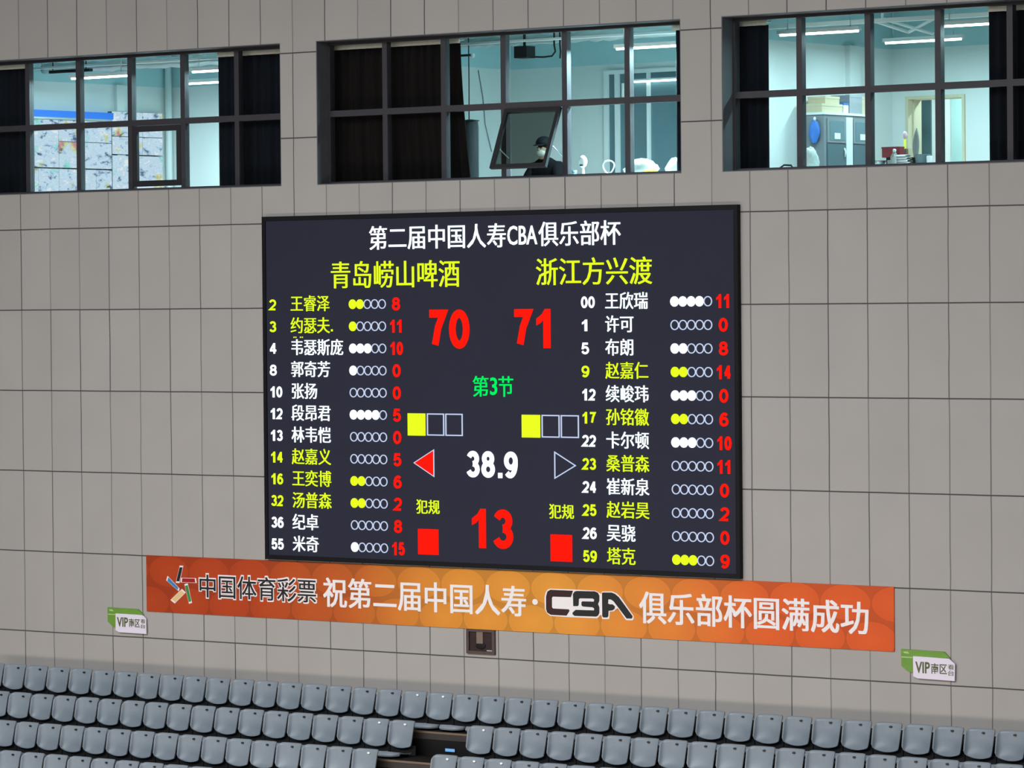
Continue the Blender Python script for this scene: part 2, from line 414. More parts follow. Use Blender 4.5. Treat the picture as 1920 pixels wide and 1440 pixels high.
def arc(cx, cz, rx, rz, a0, a1, n=14):
    return [(cx + rx * math.cos(math.radians(a0 + (a1 - a0) * i / n)), cz + rz * math.sin(math.radians(a0 + (a1 - a0) * i / n))) for i in range(n + 1)]
DIG = {   # centre lines of bold signboard numerals in a unit cell
    '0': [arc(.5, .5, .5, .5, 0, 360, 28)],
    '2': [arc(.5, .71, .5, .29, 165, -18, 14) + [(.90, .50), (.0, .0), (1.0, .0)]],
    '3': [arc(.48, .76, .44, .24, 160, -88, 14), arc(.48, .26, .50, .26, 88, -162, 14)],
    '4': [[(.74, -.09), (.74, 1.09)], [(.72, 1.02), (.03, .32)], [(-.08, .27), (1.1, .27)]],
    '5': [[(.94, 1.0), (.18, 1.0), (.06, .52)] + arc(.48, .32, .50, .32, 142, -160, 16)],
    '6': [arc(.5, .31, .5, .31, 0, 360, 24), arc(.58, .42, .58, .58, 190, 52, 12)],
    '7': [[(.0, 1.0), (1.0, 1.0), (.62, .55), (.40, .0)]],
    '8': [arc(.5, .77, .43, .23, 0, 360, 22), arc(.5, .27, .5, .27, 0, 360, 24)],
    '9': [arc(.5, .69, .5, .31, 0, 360, 24), arc(.42, .58, .58, .58, 10, -128, 12)],
}
def ribbon(mb, pts, w, y, depth):
    h = w / 2
    closed = (Vector(pts[0]) - Vector(pts[-1])).length < 1e-6
    if closed: pts = pts[:-1]
    n = len(pts); L, Rr = [], []
    for i in range(n):
        p = Vector(pts[i])
        a = Vector(pts[(i - 1) % n]) if (i or closed) else None; b_ = Vector(pts[(i + 1) % n]) if (i < n - 1 or closed) else None
        d1 = (p - a).normalized() if a is not None else (b_ - p).normalized()
        d2 = (b_ - p).normalized() if b_ is not None else d1
        t = (d1 + d2).normalized() if (d1 + d2).length > 0.2 else d1
        nn = Vector((-t.y, t.x)); k = min(1 / max(0.35, nn.dot(Vector((-d1.y, d1.x)))), 2.6)
        L.append(p + nn * h * k); Rr.append(p - nn * h * k)
    for i in range(n if closed else n - 1):
        j = (i + 1) % n
        mb.poly([tuple(L[i]), tuple(L[j]), tuple(Rr[j]), tuple(Rr[i])], y, depth)
def numerals(mb, text, x0, x1, z0, z1, y, depth, bold=0.165):
    """digits in equal cells between x0 and x1 (a point takes half a cell)"""
    cells = sum(0.5 if c == '.' else 1 for c in text)
    cw = (x1 - x0) / (cells - 0.12); H = z1 - z0; w = bold * H; x = x0
    for c in text:
        gw = cw * 0.88
        if c == '.':
            mb.poly([(x + cw * .10, z0), (x + cw * .10 + w * .95, z0), (x + cw * .10 + w * .95, z0 + w * .95), (x + cw * .10, z0 + w * .95)], y, depth); x += cw * 0.5; continue
        if c == '1':
            pts = [(.44, 0), (.78, 0), (.78, 1), (.52, 1), (.38, .87), (.10, .75), (.10, .58), (.30, .64), (.44, .73)]
            mb.poly([(x + gw * a, z0 + H * b_) for a, b_ in pts], y, depth)
        else:
            for st in DIG[c]:
                ribbon(mb, [(x + w / 2 + (gw - w) * a, z0 + w / 2 + (H - w) * b_) for a, b_ in st], w, y, depth)
        x += cw
    return mb


# ------------------------------------------------------------------ main wall
WIN = [(-9.52, -3.235), (-2.567, 3.717), (4.372, 10.656)]
ZB, ZT = 7.727, 9.750
b = MB()
b.box(-16, 18, 0, 0.24, -3.0, ZB); b.box(-16, 18, 0, 0.24, ZT, 12.5)
b.box(-16, WIN[0][0], 0, 0.24, ZB, ZT); b.box(WIN[0][1], WIN[1][0], 0, 0.24, ZB, ZT)
b.box(WIN[1][1], WIN[2][0], 0, 0.24, ZB, ZT); b.box(WIN[2][1], 18, 0, 0.24, ZB, ZT)
wall = struct(b.build('wall_back', M_wall))

struct(MB().box(-16, 18, -0.03, 0, 0.26, 0.60).build('shade_strip_back', M_tier))  # dark strip added to stand for the shaded wall behind the top seats

# ------------------------------------------------------------------ windows
def make_window(n, x0, x1, sash_col, sash_open):
    w = thing('window_%d' % n, ((x0 + x1) / 2, 0.24, ZB), None, None, kind='structure')
    li = MB()                                                # recess lining
    li.box(x0, x0 + 0.012, 0.004, 0.24, ZB, ZT); li.box(x1 - 0.012, x1, 0.004, 0.24, ZB, ZT)
    li.box(x0 + 0.012, x1 - 0.012, 0.004, 0.24, ZT - 0.012, ZT); li.box(x0 + 0.012, x1 - 0.012, 0.004, 0.24, ZB, ZB + 0.012)
    li.build('recess_lining', M_lining, w)
    fr = MB(); fw = 0.05
    fr.box(x0, x0 + fw, 0.24, 0.34, ZB, ZT); fr.box(x1 - fw, x1, 0.24, 0.34, ZB, ZT)
    fr.box(x0 + fw, x1 - fw, 0.24, 0.34, ZT - 0.055, ZT); fr.box(x0 + fw, x1 - fw, 0.24, 0.34, ZB, ZB + 0.045)
    fr.build('frame', M_frame, w)
    step = (x1 - x0) / 6
    for k in range(1, 6):
        MB().box(x0 + step * k - 0.043, x0 + step * k + 0.043, 0.243, 0.335, ZB + 0.045, ZT - 0.055).build('mullion', M_frame, w)
    MB().box(x0 + fw, x1 - fw, 0.239, 0.338, 8.730 - 0.043, 8.730 + 0.043).build('transom', M_frame, w)
    for k in range(6):
        for za, zb in ((ZB + 0.045, 8.687), (8.773, ZT - 0.055)):
            if k == sash_col and za < 8: continue
            MB().box(x0 + step * k + (0.05 if k == 0 else 0.043), x0 + step * (k + 1) - (0.05 if k == 5 else 0.043), 0.288, 0.294, za, zb).build('pane', M_glass, w)
    if sash_col is not None:                                  # top-hung opening light
        a0, a1 = x0 + step * sash_col + 0.048, x0 + step * (sash_col + 1) - 0.048
        H = 0.886; tw = 0.055 if sash_open else 0.085
        s = MB()
        s.box(a0, a0 + tw, -0.02, 0.03, -H, 0); s.box(a1 - tw, a1, -0.02, 0.03, -H, 0)
        s.box(a0 + tw, a1 - tw, -0.02, 0.03, -tw, 0); s.box(a0 + tw, a1 - tw, -0.02, 0.03, -H, -H + tw)
        p = MB().box(a0 + tw, a1 - tw, 0.0, 0.006, -H + tw, -tw)
        ang = math.radians(23.3) if sash_open else 0.0
        rot = Matrix.Rotation(-ang, 4, 'X')
        tr = Matrix.Translation((0, 0.225 if sash_open else 0.262, 8.682)) @ rot
        for q in (s, p): bmesh.ops.transform(q.bm, matrix=tr, verts=q.bm.verts)
        so = s.build('opening_sash', M_sash, w)
        p.build('sash_pane', M_smoke if sash_open else M_glass, so)
        if sash_open:
            for xx in (a0 + 0.012, a1 - 0.012):
                MB().tube([(xx, 0.275, 8.02), (xx, 0.015, 8.165)], 0.008, 8).build('stay_arm', M_metal, so)
    return w
make_window(1, *WIN[0], 3, False)
make_window(2, *WIN[1], 3, True)
make_window(3, *WIN[2], None, False)

# ------------------------------------------------------------------ rooms behind the windows
FL, PZ, CZ, BY = 6.85, 9.54, 10.30, 4.70
RX = [(-9.70, -2.95), (-2.75, 3.80), (4.00, 10.90)]
for k, (a, c) in enumerate(RX):
    dx = (4.23, 5.19) if k == 2 else None
    struct(MB().box(a, c, 0.24, BY + 0.1, FL - 0.1, FL).build('floor', M_roomfloor))
    struct(MB().box(a, c, 0.245, BY + 0.1, CZ, CZ + 0.1).build('ceiling', M_roomtop))
    lw = MB(); lw.box(a - 0.1, a, 0.24, BY + 0.1, FL, PZ); lw.mi = 1; lw.box(a - 0.1, a, 0.24, BY + 0.1, PZ, CZ)
    struct(lw.build('wall_left', [M_roomwall, M_roomtop]))
    rw = MB(); rw.box(c, c + 0.1, 0.24, BY + 0.1, FL, PZ); rw.mi = 1; rw.box(c, c + 0.1, 0.24, BY + 0.1, PZ, CZ)
    struct(rw.build('wall_right', [M_roomwall, M_roomtop]))
    rr = MB()
    if dx:
        rr.box(a, dx[0], BY, BY + 0.3, FL, PZ); rr.box(dx[1], c, BY, BY + 0.3, FL, PZ); rr.box(dx[0], dx[1], BY, BY + 0.3, 8.87, PZ)
    else: rr.box(a, c, BY, BY + 0.1, FL, PZ)
    rr.mi = 1; rr.box(a, c, BY, BY + 0.1, PZ, CZ)
    struct(rr.build('wall_rear', [M_roomwall, M_roomtop]))

# pilasters standing off the left walls
struct(MB().box(4.0, 4.08, 3.50, 3.76, FL, PZ).build('trim_1', M_roomwall))
struct(MB().box(-9.7, -9.63, 3.42, 3.60, FL, PZ).build('trim_2', M_roomwall))

# window counters
CT = 7.760
for (a, c), lab in zip(RX, ('white counter under the window of the video room', 'white counter under the middle window beside the seated person', 'white counter under the right window carrying bowls and towels')):
    t = thing('window_counter', ((a + c) / 2, 0.7, FL), lab, 'counter')
    MB().box(a + 0.02, c - 0.02, 0.36, 1.05, CT - 0.04, CT).build('countertop', M_counter, t)
    for xx in (a + 0.1, (a + c) / 2, c - 0.1):
        MB().box(xx - 0.03, xx + 0.03, 0.45, 1.0, FL, CT - 0.04).build('leg', M_steel, t)

# curtains
def curtain(x0, x1, label, matl, flare=0.0, y=0.50, seed=0, zb=CT + 0.012):
    t = thing('curtain', ((x0 + x1) / 2, y, zb), label, 'curtain', 'dark curtains inside the windows')
    n = max(8, int((x1 - x0) * 36)); rnd = random.Random(seed); ph = rnd.uniform(0, 6)
    def fn(u, v):
        x = x0 + (x1 - x0) * u + flare * u * (1 - v) ** 1.5
        return (x, y + 0.035 * math.sin(u * (x1 - x0) * 44 + ph) + 0.015 * math.sin(u * (x1 - x0) * 19 + ph * 2), zb + (9.645 - zb) * v)
    MB().grid(fn, n, 6, thick=(0, 0.006, 0)).build('drape', matl, t)
    def fh(u, v): return (x0 + (x1 - x0) * u, y - 0.055, 9.640 + 0.085 * v)
    MB().grid(fh, n, 1, thick=(0, 0.006, 0)).build('header_tape', M_header, t)
    MB().tube([(x0 - 0.02, y + 0.03, 9.69), (x1 + 0.02, y + 0.03, 9.69)], 0.012, 8).build('curtain_rail', M_metal, t)
    for xx in (x0 + 0.05, x1 - 0.05):
        MB().tube([(xx, y + 0.03, 9.69), (xx, y + 0.03, CZ)], 0.006, 6).build('rail_hanger', M_metal, t)
    return t
curtain(-9.66, -8.66, 'black curtain at the left photo edge beside the video wall', M_curtain, seed=1)
curtain(-4.83, -3.10, 'black curtain at the right end of the left window', M_curtain, seed=2)
curtain(-2.70, -0.34, 'wide brown-black curtain covering the left half of the middle window', M_curtain_b, flare=0.16, seed=3)
curtain(3.26, 3.78, 'narrow black curtain at the right end of the middle window', M_curtain, seed=4)
curtain(4.02, 4.78, 'black curtain at the left end of the right window', M_curtain, seed=5)
curtain(8.13, 10.2, 'black curtain at the right photo edge inside the right window', M_curtain, seed=6)

# tube lamps
def tube_lamp(x0, x1, y, z, power, label, lit=0.93):
    t = thing('tube_lamp', ((x0 + x1) / 2, y, z), label, 'ceiling lamp', 'fluorescent tubes in the rooms')
    MB().box(x0, x1, y - 0.035, y + 0.035, z + 0.012, z + 0.06).build('housing', M_lampbody, t)
    MB().tube([(x0 + 0.03, y, z), (x1 - 0.03, y, z)], 0.017, 10).build('tube', M_tube, t)
    for xx in (x0 + 0.15, x1 - 0.15):
        MB().tube([(xx, y, z + 0.06), (xx, y, CZ)], 0.006, 6).build('hanger_rod', M_metal, t)
    l = bpy.data.lights.new('tube_glow', 'AREA'); l.shape = 'RECTANGLE'; l.size = x1 - x0; l.size_y = 0.06
    l.energy = power; l.color = (0.60, 0.93, 1.0)
    lo = bpy.data.objects.new('tube_glow', l); COL.objects.link(lo); lo.parent = t; lo.location = (0, 0, -0.03)
    return t
tube_lamp(-8.26, -7.06, 0.95, 9.485, 95, 'lit tube above the video wall, in the second pane of the left window')
tube_lamp(-5.80, -4.60, 0.95, 9.485, 95, 'lit tube half behind the curtain at the right of the left window')
tube_lamp(-7.85, -6.65, 3.00, 9.465, 95, 'lit tube deeper in the video room, lower of the two at the right')
tube_lamp(1.95, 3.25, 0.95, 9.475, 430, 'lit tube at the upper right of the middle window')
tube_lamp(4.62, 5.90, 0.95, 9.535, 58, 'lit tube above the grey cabinet in the right window')
tube_lamp(7.10, 8.30, 0.95, 9.530, 58, 'lit tube beside the right curtain of the right window')
tube_lamp(4.95, 6.20, 3.00, 9.510, 58, 'lit tube deeper in the right room, above the doorway')

# pipes, ducts and bracing under the open ceilings
def duct(x0, x1, y, z, r, label, seed):
    rnd = random.Random(seed); n = int((x1 - x0) / 0.12)
    pts = [(x0 + (x1 - x0) * i / n, y, z + rnd.uniform(-0.012, 0.012)) for i in range(n + 1)]
    t = thing('air_duct', ((x0 + x1) / 2, y, z), label, 'duct')
    MB().tube(pts, [r * (1 + rnd.uniform(-0.13, 0.13)) for _ in pts], 14).build('flexible_hose', M_duct, t)
    for xx in (x0 + 0.4, x1 - 0.4):
        MB().tube([(xx, y, z + r), (xx, y, CZ)], 0.01, 6).build('strap_hanger', M_metal, t)
duct(-9.6, -3.0, 1.75, 9.72, 0.085, 'crumpled silver duct along the ceiling of the video room', 11)
duct(-2.6, 3.7, 1.75, 9.74, 0.075, 'crumpled silver duct along the ceiling of the middle room', 12)
def beam(x0, x1, y, z, h, label, M):
    t = thing('ceiling_pipe', ((x0 + x1) / 2, y, z), label, 'pipe')
    MB().box(x0, x1, y - 0.04, y + 0.04, z - h / 2, z + h / 2).build('trunking', M, t)
    for xx in (x0 + 0.5, x1 - 0.5):
        MB().tube([(xx, y, z + h / 2), (xx, y, CZ)], 0.008, 6).build('hanger_rod', M_metal, t)
beam(-9.6, -3.0, 1.20, 9.690, 0.03, 'thin pale trunking across the top of the left window', M_lampbody)
beam(-2.65, 3.7, 1.25, 9.685, 0.03, 'thin pale trunking across the top of the middle window', M_lampbody)
beam(4.1, 10.8, 1.50, 9.695, 0.055, 'white trunking across the top of the right window', M_lampbody)
tag(MB().box(-9.15, -8.3, 1.40, 1.48, 9.62, 9.665).tube([(-9.1, 1.44, 9.66), (-9.1, 1.44, CZ)], 0.008, 6).tube([(-8.4, 1.44, 9.66), (-8.4, 1.44, CZ)], 0.008, 6).build('cable_tray', M_black), 'short dark cable tray above the video wall', 'cable tray')
t = thing('ceiling_bracing', (5.6, 2.5, 9.7), 'white V-shaped bracing under the ceiling of the right room', 'bracing')
for p, q in (((5.05, 2.5, 9.80), (5.66, 2.5, 9.60)), ((5.66, 2.5, 9.60), (6.15, 2.5, 9.80)), ((5.25, 2.5, 9.80), (6.05, 2.5, 9.56))):
    MB().tube([p, q], 0.022, 8).build('brace', M_lampbody, t)
for xx in (5.05, 5.25, 6.15):
    MB().tube([(xx, 2.5, 9.80), (xx, 2.5, CZ)], 0.018, 8).build('hanger_rod', M_lampbody, t)
tag(MB().tube([(-9.60, 4.58, FL), (-9.60, 4.58, CZ)], 0.055, 16).build('standpipe', M_pipe), 'white vertical pipe in the corner right of the video wall', 'pipe')

# ---- video room
VX = -9.70
vw = thing('video_wall', (VX + 0.06, 2.6, FL), 'bank of surveillance monitors under a blue header in the left window', 'video wall')
MB().box(VX, VX + 0.10, 0.55, 3.24, FL, 7.42).box(VX, VX + 0.10, 3.27, 4.44, FL, 7.05).build('plinth', M_bezel, vw)
MB().box(VX, VX + 0.14, 0.60, 3.26, 8.985, 9.087).build('header_board', M_blueband, vw)
MB().box(VX, VX + 0.12, 0.60, 3.26, 8.950, 8.985).build('trim_rail', M_metal, vw)
def monitor(y0, y1, z0, z1, cuts=()):
    mo = MB().box(VX, VX + 0.09, y0 + 0.004, y1 - 0.004, z0 + 0.004, z1 - 0.004).build('monitor', M_bezel, vw)
    yy = [y0] + [y0 + (y1 - y0) * c for c in cuts if c > 0] + [y1]; zz = [z0] + [z0 - (z1 - z0) * c for c in cuts if c < 0] + [z1]
    for i in range(len(yy) - 1):
        for j in range(len(zz) - 1):
            g = 0.006
            MB().box(VX + 0.09, VX + 0.097, yy[i] + g, yy[i + 1] - g, zz[j] + g, zz[j + 1] - g).build('screen', M_cctv, mo, loc=(VX + 0.09, (yy[i] + yy[i + 1]) / 2, (zz[j] + zz[j + 1]) / 2))
monitor(0.88, 2.07, 8.20, 8.95); monitor(2.07, 3.26, 8.20, 8.95, (0.38, -0.55)); monitor(0.88, 2.07, 7.43, 8.19, (0.62,)); monitor(2.07, 3.26, 7.43, 8.19, (0.36, 0.7))
monitor(3.27, 4.44, 8.44, 9.12, (-0.42, 0.6)); monitor(3.27, 4.44, 7.75, 8.43); monitor(3.27, 4.44, 7.06, 7.74)

# ---- middle room
hb = thing('hanging_bag', (-1.0, 1.5, 7.77), 'dark grey fabric bag hanging on a cord beside the brown-black curtain', 'bag')
def fb(u, v):
    a = 2 * math.pi * u; w = 0.135 + 0.012 * math.sin(3 * a) * (1 - v)
    return (-1.0 + w * math.cos(a) - 0.015 * (1 - v), 1.5 + 0.085 * math.sin(a) * (1.0 if v < 0.97 else 0.6), 7.79 + 0.83 * v)
MB().grid(fb, 28, 8).build('bag_body', noisy(mat('dark_mesh_fabric', (0.05, 0.055, 0.06), 0.85), 9, 0.4, stretch=(3, 3, 0.3)), hb)
MB().lathe((-1.0, 1.5, 8.61), [(0.10, 0.0), (0.13, 0.008), (0.13, 0.016), (0.02, 0.03)], 20).build('top_hoop', M_black, hb)
MB().tube([(-1.02, 1.5, 8.63), (-1.015, 1.5, 9.2), (-1.02, 1.5, CZ)], 0.008, 6).build('cord', M_black, hb)
tag(MB().tube([(-2.74, 3.9, 9.5), (-2.735, 4.0, 9.1), (-2.735, 4.05, 8.7), (-2.735, 4.2, 8.3)], 0.006, 6).build('wall_cable', M_steel), 'thin dark cable running down the wall of the middle room', 'cable')
sb = thing('ceiling_speaker', (-0.02, 1.5, 9.54), 'black box hanging from the ceiling in the middle window', 'speaker')
MB().box(-0.13, 0.09, 1.40, 1.60, 9.46, 9.625).build('housing', M_black, sb)
MB().tube([(-0.02, 1.5, 9.62), (-0.02, 1.5, CZ)], 0.02, 8).build('mount_pole', M_black, sb)
br = thing('cable_bracket', (0.5, 1.5, 9.5), 'black loop of bracket and cable right of the hanging black box', 'bracket')
MB().tube([(0.10, 1.5, 9.475), (0.30, 1.5, 9.462), (0.46, 1.5, 9.47), (0.52, 1.5, 9.53), (0.50, 1.5, 9.62), (0.50, 1.5, CZ)], 0.013, 8).build('arm', M_black, br)
MB().tube([(0.60, 1.5, 9.43), (0.61, 1.5, 9.52), (0.60, 1.5, 9.62), (0.60, 1.5, CZ)], 0.012, 8).build('cable', M_black, br)
cc = thing('ceiling_camera', (-1.4, 2.0, 9.58), 'small white camera on a dark bracket above the hanging bag', 'camera')
MB().box(-1.62, -1.36, 1.98, 2.03, 9.57, 9.60).build('bracket', M_black, cc)
MB().lathe((-1.34, 2.0, 9.545), [(0.02, 0), (0.03, 0.02), (0.03, 0.05), (0.015, 0.065)], 14).build('lens_body', M_white, cc)
MB().tube([(-1.6, 2.0, 9.6), (-1.6, 2.0, CZ)], 0.01, 6).build('mount_pole', M_black, cc)

d1 = thing('door_1', (0.0, BY, FL), None, None, kind='structure')     # glazed white-framed partition
fr = MB()
for xx in (-0.98, -0.78): fr.box(xx, xx + 0.075, BY - 0.06, BY, FL, 9.39)
fr.box(-0.98, 3.5, BY - 0.06, BY, 9.39, 9.45); fr.box(-0.20, -0.15, BY - 0.06, BY, FL, 9.39)
fr.build('frame', M_white, d1)
MB().box(-0.905, -0.78, BY - 0.02, BY, FL, 9.39).box(-0.705, -0.20, BY - 0.02, BY, FL, 9.39).box(-0.15, 3.5, BY - 0.02, BY, FL, 9.39).build('glass_panel', M_tealglass, d1)
MB().tube([(-0.62, BY - 0.07, 8.98), (-0.62, BY - 0.07, 9.25)], 0.022, 10).build('handle', M_white, d1)
wl = thing('tube_reflection', (-0.2, BY, 9.27), 'thin glowing tube standing in for a reflection in the teal glazing behind the middle window', 'reflection')  # glowing tube added in place of a ceiling tube's reflection in the glazing
MB().box(-0.52, 0.5, BY - 0.10, BY - 0.06, 9.275, 9.30).build('housing', M_lampbody, wl)
MB().tube([(-0.50, BY - 0.08, 9.262), (0.48, BY - 0.08, 9.262)], 0.012, 8).build('tube', M_tube, wl)

fan = thing('table_fan', (1.66, 0.6, CT), 'small white desk fan on the counter in the middle window', 'fan')
MB().lathe((1.66, 0.6, CT), [(0.06, 0), (0.06, 0.012), (0.018, 0.03), (0.014, 0.13)], 18).build('stand', M_white, fan)
f2 = MB().lathe((0, 0, 0), [(0.02, -0.03), (0.055, -0.025), (0.065, 0), (0.055, 0.025), (0.02, 0.03)], 20)
bmesh.ops.transform(f2.bm, matrix=Matrix.Translation((1.655, 0.6, CT + 0.19)) @ Matrix.Rotation(math.radians(90), 4, 'X') @ Matrix.Scale(1.35, 4, (0, 1, 0)), verts=f2.bm.verts)
f2.build('head', M_white, fan)
MB().lathe((1.655, 0.565, CT + 0.13), [(0.02, 0), (0.028, 0.012), (0.02, 0.024)], 12).build('knob', M_black, fan)
tag(MB().lathe((1.62, 0.45, CT), [(0.03, 0), (0.04, 0.07), (0.036, 0.07), (0.026, 0.01)], 16).build('cup', M_bin), 'small dark cup at the foot of the white fan', 'cup')

def crumple(name, c, r, M, label, cat, seed, jit=0.16):
    return tag(MB().blob(c, r, jit, 18, seed, flat=CT).build(name, M), label, cat)
crumple('plastic_bag', (2.62, 0.62, CT + 0.035), (0.26, 0.16, 0.155), M_clearbag, 'crumpled white plastic bag at the lower right of the middle window', 'bag', 3)
crumple('plastic_bag', (3.12, 0.70, CT + 0.03), (0.13, 0.12, 0.16), M_clearbag, 'small white bag half behind the narrow black curtain', 'bag', 5)
tag(MB().tube([(2.80, 0.45, CT + 0.025), (2.98, 0.45, CT + 0.025)], 0.024, 12).build('snack_packet', mat('orange_wrap', (0.70, 0.42, 0.08), 0.5)), 'orange packet lying in front of the white plastic bag', 'packet')
loop = [(2.16 + 0.09 * math.cos(a), 0.5 + 0.02 * math.sin(2 * a), CT + 0.10 + 0.088 * math.sin(a)) for a in [i * math.pi / 9 for i in range(19)]]
tag(MB().tube(loop, 0.010, 8, caps=False).build('cable_coil', M_white), 'coil of white cable standing left of the plastic bag', 'cable')

# ---- the person behind the open sash
def skin(name, verts, edges, M, parent, sub=2, root=0):
    me = bpy.data.meshes.new(name); me.from_pydata([v[:3] for v in verts], edges, [])
    o = bpy.data.objects.new(name, me); COL.objects.link(o)
    o.modifiers.new('skin', 'SKIN'); ss = o.modifiers.new('sub', 'SUBSURF'); ss.levels = sub; ss.render_levels = sub
    for i, v in enumerate(verts):
        r = v[3]; d = me.skin_vertices[0].data[i]
        d.radius = r if isinstance(r, tuple) else (r, r); d.use_root = (i == root)
    dg = bpy.context.evaluated_depsgraph_get(); dg.update()
    m2 = bpy.data.meshes.new_from_object(o.evaluated_get(dg))
    bpy.data.objects.remove(o); bpy.data.meshes.remove(me)
    m2.name = name; m2.materials.clear(); m2.materials.append(M)
    for p in m2.polygons: p.use_smooth = True
    q = bpy.data.objects.new(name, m2); COL.objects.link(q)
    if parent: q.parent = parent; q.location = -world_loc(parent)
    return q
px, py = 0.50, 1.25
man = thing('person', (px, py + 0.08, FL), 'person in a black jacket, cap and face mask seated behind the open window sash', 'person')
SZ = FL + 0.52
V = [(px, py + 0.10, SZ + 0.12, (0.15, 0.12)), (px, py + 0.09, SZ + 0.30, (0.15, 0.115)), (px, py + 0.05, SZ + 0.48, (0.165, 0.12)), (px, py + 0.03, SZ + 0.57, (0.10, 0.08)),
     (px, py + 0.0, SZ + 0.66, 0.055), (px + 0.005, py - 0.02, SZ + 0.74, (0.072, 0.085)), (px + 0.01, py - 0.02, SZ + 0.86, (0.075, 0.092))]
Ed = [(0, 1), (1, 2), (2, 3), (3, 4), (4, 5), (5, 6)]
def add(p, r, frm): V.append((*p, r)); Ed.append((frm, len(V) - 1)); return len(V) - 1
for s in (-1, 1):
    sh = add((px + s * 0.20, py + 0.04, SZ + 0.535), 0.062, 3)
    el = add((px + s * 0.27, py - 0.06, SZ + 0.34), 0.050, sh)
    wr = add((px + s * 0.14, py - 0.17, SZ + 0.195), 0.030, el)
    pa = add((px + s * 0.13, py - 0.24, SZ + 0.178), (0.036, 0.020), wr)
    for f in range(4):
        xf = px + s * (0.160 - 0.021 * f); lg_ = 0.012 if f in (1, 2) else 0.0
        k = add((xf, py - 0.295 - lg_, SZ + 0.172), 0.0095, pa); add((xf, py - 0.325 - lg_, SZ + 0.155), 0.0085, k)
    th = add((px + s * 0.085, py - 0.235, SZ + 0.165), 0.010, pa); add((px + s * 0.066, py - 0.268, SZ + 0.155), 0.009, th)
    hp = add((px + s * 0.10, py + 0.06, SZ + 0.085), 0.088, 0)
    kn = add((px + s * 0.13, py + 0.02 - 0.30, SZ + 0.07), 0.065, hp)
    an = add((px + s * 0.13, py - 0.26, FL + 0.09), 0.042, kn); add((px + s * 0.13, py - 0.40, FL + 0.04), 0.035, an)
skin('body', V, Ed, M_skin, man)
V = [(px, py + 0.10, SZ + 0.10, (0.185, 0.15)), (px, py + 0.09, SZ + 0.30, (0.18, 0.145)), (px, py + 0.05, SZ + 0.48, (0.20, 0.15)), (px, py + 0.03, SZ + 0.60, (0.17, 0.125)), (px, py + 0.005, SZ + 0.695, (0.088, 0.092))]
Ed = [(0, 1), (1, 2), (2, 3), (3, 4)]
for s in (-1, 1):
    a = len(V); V += [(px + s * 0.215, py + 0.04, SZ + 0.55, 0.112), (px + s * 0.285, py - 0.06, SZ + 0.34, 0.075), (px + s * 0.145, py - 0.155, SZ + 0.20, 0.048)]
    Ed += [(2, a), (a, a + 1), (a + 1, a + 2)]
skin('jacket', V, Ed, M_jacket, man)
hx, hy, hz = px + 0.0, py - 0.02, SZ + 0.81
cp = MB().blob((hx, hy + 0.012, hz + 0.075), (0.108, 0.122, 0.095), 0.0, 20, 1, flat=hz + 0.045)
cp.grid(lambda u, v: (hx + 0.085 * math.cos(math.pi * (1 + u)) * (1 - 0.25 * v), hy - 0.07 - 0.11 * math.sin(math.pi * u) * v - 0.035 * math.sin(math.pi * u), hz + 0.052 - 0.02 * v), 12, 4, thick=(0, 0, 0.006))
cp.build('cap', M_cap, man)
MB().blob((hx, hy - 0.050, hz - 0.062), (0.070, 0.058, 0.048), 0.0, 16, 1).build('face_mask', M_white, man)
MB().blob((hx, hy - 0.098, hz - 0.012), (0.013, 0.020, 0.026), 0.0, 10, 1).build('nose', M_skin, man)
for s in (-1, 1):
    MB().blob((hx + s * 0.032, hy - 0.092, hz + 0.012), (0.012, 0.008, 0.007), 0, 10, 1).build('eye', M_black, man)
    MB().blob((hx + s * 0.082, hy + 0.005, hz - 0.005), (0.012, 0.025, 0.035), 0, 10, 1).build('ear', M_skin, man)
MB().blob((hx, hy + 0.03, hz + 0.03), (0.090, 0.092, 0.085), 0, 16, 1).build('hair', M_black, man)
st = thing('stool', (px, py + 0.1, FL), 'dark stool under the seated person behind the middle window', 'stool')
MB().lathe((px, py + 0.08, SZ - 0.05), [(0.17, 0), (0.19, 0.015), (0.19, 0.04), (0.16, 0.05)], 22).build('seat', M_black, st)
for s, q in ((-1, -1), (-1, 1), (1, -1), (1, 1)):
    MB().tube([(px + 0.11 * s, py + 0.08 + 0.11 * q, SZ - 0.045), (px + 0.17 * s, py + 0.08 + 0.17 * q, FL)], 0.014, 8).build('leg', M_black, st)

